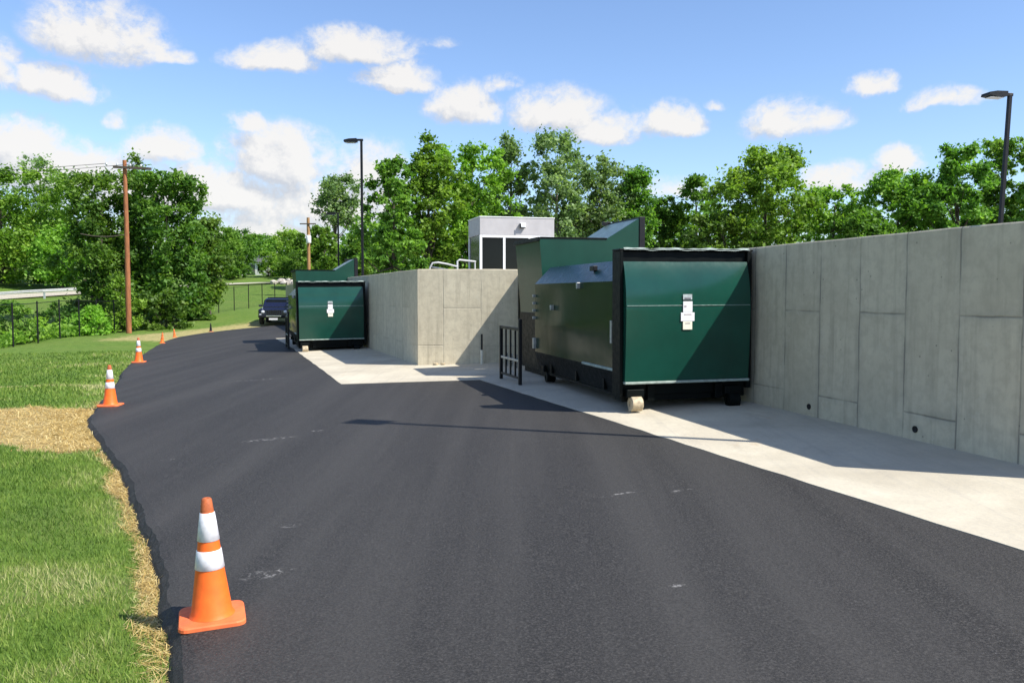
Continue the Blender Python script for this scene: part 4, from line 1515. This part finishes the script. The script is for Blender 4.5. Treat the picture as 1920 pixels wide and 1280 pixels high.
# ------------------------------------------------------------------ light and sky
SUN_E = R(47.6)
sun_h = Vector((.899, -.438))
tosun = Vector((sun_h.x * math.cos(SUN_E), sun_h.y * math.cos(SUN_E), math.sin(SUN_E)))
ld = bpy.data.lights.new('sun', 'SUN')
ld.energy = 4.4; ld.angle = R(.5); ld.color = (1, .955, .88)
so = link(bpy.data.objects.new('sun', ld))
so.rotation_euler = tosun.to_track_quat('Z', 'Y').to_euler()
so.location = (20, -10, 40)

world = bpy.data.worlds.new('World')
scene.world = world
world.use_nodes = True
wt = world.node_tree
for nd in list(wt.nodes): wt.nodes.remove(nd)


def ray_dir(px, py):
    a = px - 960; b = 640 - py
    return Vector((a, F_PX * math.cos(PITCH) + b * math.sin(PITCH), -F_PX * math.sin(PITCH) + b * math.cos(PITCH)))


CLOUDS = [(330, 420, 620, 150, .42), (1500, 420, 700, 90, .2),  # centre px, centre py, half width, half height, weight
    (190, 50, 150, 78, 1.0), (95, 148, 125, 42, .9), (-30, 110, 60, 70, .9), (332, 106, 58, 22, .55),
    (520, 105, 95, 34, .95), (665, 80, 125, 44, 1.0), (740, 140, 84, 38, 1.0), (868, 190, 84, 50, 1.0), (945, 152, 46, 20, .6),
    (1045, 200, 95, 50, 1.0), (1135, 236, 85, 40, .9), (1245, 224, 88, 44, 1.0), (1485, 222, 100, 44, 1.0), (1625, 157, 68, 26, 1.0),
    (1760, 190, 92, 26, .75), (1690, 300, 58, 34, .9), (1575, 334, 100, 34, .8), (1355, 190, 34, 16, .45), (815, 84, 40, 14, .4),
    (45, 255, 105, 52, 1.0), (110, 305, 240, 64, .95), (300, 270, 74, 44, .9), (475, 236, 55, 26, .9), (520, 290, 130, 70, 1.05),
    (360, 345, 290, 60, .95), (590, 372, 230, 70, .92), (230, 217, 28, 22, .6), (690, 310, 85, 55, .8), (480, 420, 270, 50, .85), (1250, 355, 100, 26, .5), (730, 350, 60, 50, .6)]

ng = bpy.data.node_groups.new('cloud_cover', 'ShaderNodeTree')
ng.interface.new_socket('UV', in_out='INPUT', socket_type='NodeSocketVector')
ng.interface.new_socket('Cover', in_out='OUTPUT', socket_type='NodeSocketFloat')
gi = ng.nodes.new('NodeGroupInput'); go = ng.nodes.new('NodeGroupOutput')


def gn(typ, **kw):
    nd = ng.nodes.new(typ)
    for k, v in kw.items(): setattr(nd, k, v)
    return nd


def gm2(op, a, b=None, clamp=False):
    nd = gn('ShaderNodeMath', operation=op); nd.use_clamp = clamp
    for i, x in enumerate((a, b)):
        if x is None: continue
        if isinstance(x, (int, float)): nd.inputs[i].default_value = x
        else: ng.links.new(x, nd.inputs[i])
    return nd.outputs[0]


def gnoise(vec, s, d, r):
    nd = gn('ShaderNodeTexNoise')
    nd.inputs['Scale'].default_value = s; nd.inputs['Detail'].default_value = d; nd.inputs['Roughness'].default_value = r
    ng.links.new(vec, nd.inputs['Vector'])
    return nd


uv = gi.outputs[0]
wn = gnoise(uv, 7.5, 5, .62)
vm = gn('ShaderNodeVectorMath', operation='MULTIPLY_ADD')
ng.links.new(wn.outputs['Color'], vm.inputs[0]); vm.inputs[1].default_value = (.085, .045, 0); 
ad = gn('ShaderNodeVectorMath', operation='ADD'); ng.links.new(uv, ad.inputs[0]); ad.inputs[1].default_value = (-.0425, -.0225, 0)
ng.links.new(ad.outputs[0], vm.inputs[2])
wuv = vm.outputs[0]
acc = None
for (px, py, hw, hh, wt_) in CLOUDS:
    py = py + .38 * hh; hh = hh * 1.32; wt_ *= random.uniform(.82, 1.0)
    d = ray_dir(px, py); hd = math.hypot(d.x, d.y)
    u0 = math.atan2(d.x, d.y); v0 = d.z / hd
    d1 = ray_dir(px + hw, py); a_ = (math.atan2(d1.x, d1.y) - u0) * 1.16
    d2 = ray_dir(px, py - hh); b_ = (d2.z / math.hypot(d2.x, d2.y) - v0) * 1.16
    mp = gn('ShaderNodeMapping', vector_type='TEXTURE')
    mp.inputs['Location'].default_value = (u0, v0, 0)
    mp.inputs['Scale'].default_value = (abs(a_), abs(b_), 1)
    ng.links.new(wuv, mp.inputs['Vector'])
    sy = gn('ShaderNodeSeparateXYZ'); ng.links.new(mp.outputs[0], sy.inputs[0])
    yy = gm2('MAXIMUM', sy.outputs[1], gm2('MULTIPLY', sy.outputs[1], -2.3))
    cy_ = gn('ShaderNodeCombineXYZ'); ng.links.new(sy.outputs[0], cy_.inputs[0]); ng.links.new(yy, cy_.inputs[1])
    ln = gn('ShaderNodeVectorMath', operation='LENGTH'); ng.links.new(cy_.outputs[0], ln.inputs[0])
    k = gm2('MULTIPLY', gm2('SUBTRACT', 1.0, ln.outputs['Value'], True), wt_ * 1.5)
    acc = k if acc is None else gm2('MAXIMUM', acc, k)
# loose clouds in the rest of the sky
sp = gn('ShaderNodeSeparateXYZ'); ng.links.new(uv, sp.inputs[0])
outside = gm2('MULTIPLY', gm2('SUBTRACT', gm2('ABSOLUTE', sp.outputs[0]), .62), 5.0, True)
gen = gnoise(uv, 3.2, 5, .6)
ko = gm2('MULTIPLY', gm2('MULTIPLY', gm2('SUBTRACT', gen.outputs['Fac'], .50), 4.5, True), outside)
acc = gm2('MAXIMUM', acc, ko)
f1 = gnoise(uv, 17, 8, .64)
f2 = gnoise(wuv, 48, 6, .68)
bumpy = gm2('ADD', gm2('MULTIPLY', gm2('SUBTRACT', f1.outputs['Fac'], .5), 1.35), gm2('MULTIPLY', gm2('SUBTRACT', f2.outputs['Fac'], .5), .95))
soft = gm2('MINIMUM', gm2('MULTIPLY', acc, 3.0), 1.0)
cov = gm2('ADD', gm2('MULTIPLY', gm2('POWER', acc, .8), .80), gm2('MULTIPLY', bumpy, soft))
ng.links.new(cov, go.inputs[0])


def wn_(typ, **kw):
    nd = wt.nodes.new(typ)
    for k, v in kw.items(): setattr(nd, k, v)
    return nd


def wm(op, a, b=None, clamp=False):
    nd = wn_('ShaderNodeMath', operation=op); nd.use_clamp = clamp
    for i, x in enumerate((a, b)):
        if x is None: continue
        if isinstance(x, (int, float)): nd.inputs[i].default_value = x
        else: wt.links.new(x, nd.inputs[i])
    return nd.outputs[0]


tc = wn_('ShaderNodeTexCoord')
sx = wn_('ShaderNodeSeparateXYZ'); wt.links.new(tc.outputs['Generated'], sx.inputs[0])
uu = wm('ARCTAN2', sx.outputs[0], sx.outputs[1])
hd = wm('SQRT', wm('ADD', wm('MULTIPLY', sx.outputs[0], sx.outputs[0]), wm('MULTIPLY', sx.outputs[1], sx.outputs[1])))
vv = wm('DIVIDE', sx.outputs[2], wm('MAXIMUM', hd, .05))
cb = wn_('ShaderNodeCombineXYZ'); wt.links.new(uu, cb.inputs[0]); wt.links.new(vv, cb.inputs[1])
g1 = wn_('ShaderNodeGroup'); g1.node_tree = ng; wt.links.new(cb.outputs[0], g1.inputs[0])
of = wn_('ShaderNodeVectorMath', operation='ADD'); wt.links.new(cb.outputs[0], of.inputs[0]); of.inputs[1].default_value = (.010, .020, 0)
g2 = wn_('ShaderNodeGroup'); g2.node_tree = ng; wt.links.new(of.outputs[0], g2.inputs[0])
alpha_r = wn_('ShaderNodeMapRange'); alpha_r.interpolation_type = 'SMOOTHSTEP'
alpha_r.inputs['From Min'].default_value = .08; alpha_r.inputs['From Max'].default_value = .70
wt.links.new(g1.outputs[0], alpha_r.inputs['Value'])
above = wm('MULTIPLY', wm('ADD', vv, .02), 30, True)
alpha = wm('MULTIPLY', wm('MULTIPLY', alpha_r.outputs[0], .93), above)
lit = wm('ADD', wm('MULTIPLY', wm('SUBTRACT', g1.outputs[0], g2.outputs[0]), 1.1), .60, True)
rp = wn_('ShaderNodeValToRGB')
rp.color_ramp.elements[0].position = .25; rp.color_ramp.elements[0].color = (.66, .68, .73, 1)
rp.color_ramp.elements[1].position = .85; rp.color_ramp.elements[1].color = (1.0, .97, .93, 1)
wt.links.new(lit, rp.inputs['Fac'])
CLOUD_GAIN = .575
SKY_GAIN = .116
cg = wn_('ShaderNodeVectorMath', operation='SCALE'); cg.inputs['Scale'].default_value = CLOUD_GAIN / SKY_GAIN
wt.links.new(rp.outputs['Color'], cg.inputs[0])
sky = wn_('ShaderNodeTexSky', sky_type='NISHITA')
sky.sun_disc = False
sky.sun_elevation = SUN_E
sky.sun_rotation = math.atan2(sun_h.x, sun_h.y)
sky.altitude = 100; sky.air_density = 1.0; sky.dust_density = .35; sky.ozone_density = 2.2
skt = wn_('ShaderNodeMix', data_type='RGBA', blend_type='MULTIPLY')
skt.inputs[0].default_value = 1.0
skt.inputs[7].default_value = (.90, .95, 1.07, 1)
wt.links.new(sky.outputs[0], skt.inputs[6])
mx = wn_('ShaderNodeMix', data_type='RGBA')
wt.links.new(alpha, mx.inputs[0]); wt.links.new(skt.outputs[2], mx.inputs[6]); wt.links.new(cg.outputs[0], mx.inputs[7])
bg = wn_('ShaderNodeBackground'); bg.inputs['Strength'].default_value = SKY_GAIN
wt.links.new(mx.outputs[2], bg.inputs['Color'])
wo = wn_('ShaderNodeOutputWorld'); wt.links.new(bg.outputs[0], wo.inputs['Surface'])

# ------------------------------------------------------------------ camera and colour
cd = bpy.data.cameras.new('camera')
cd.lens = 30.0; cd.sensor_width = 36.0; cd.sensor_fit = 'HORIZONTAL'
cd.clip_start = .1; cd.clip_end = 4000
cam = link(bpy.data.objects.new('camera', cd))
cam.location = (0, 0, CAM_Z)
cam.rotation_euler = (R(90) - PITCH, 0, 0)
scene.camera = cam
vs_ = scene.view_settings
vs_.view_transform = 'Standard'; vs_.look = 'None'; vs_.exposure = .74; vs_.gamma = 1.0
vs_.use_curve_mapping = False
scene.cycles.max_bounces = 5
scene.cycles.diffuse_bounces = 3
scene.cycles.transmission_bounces = 3
scene.cycles.transparent_max_bounces = 6
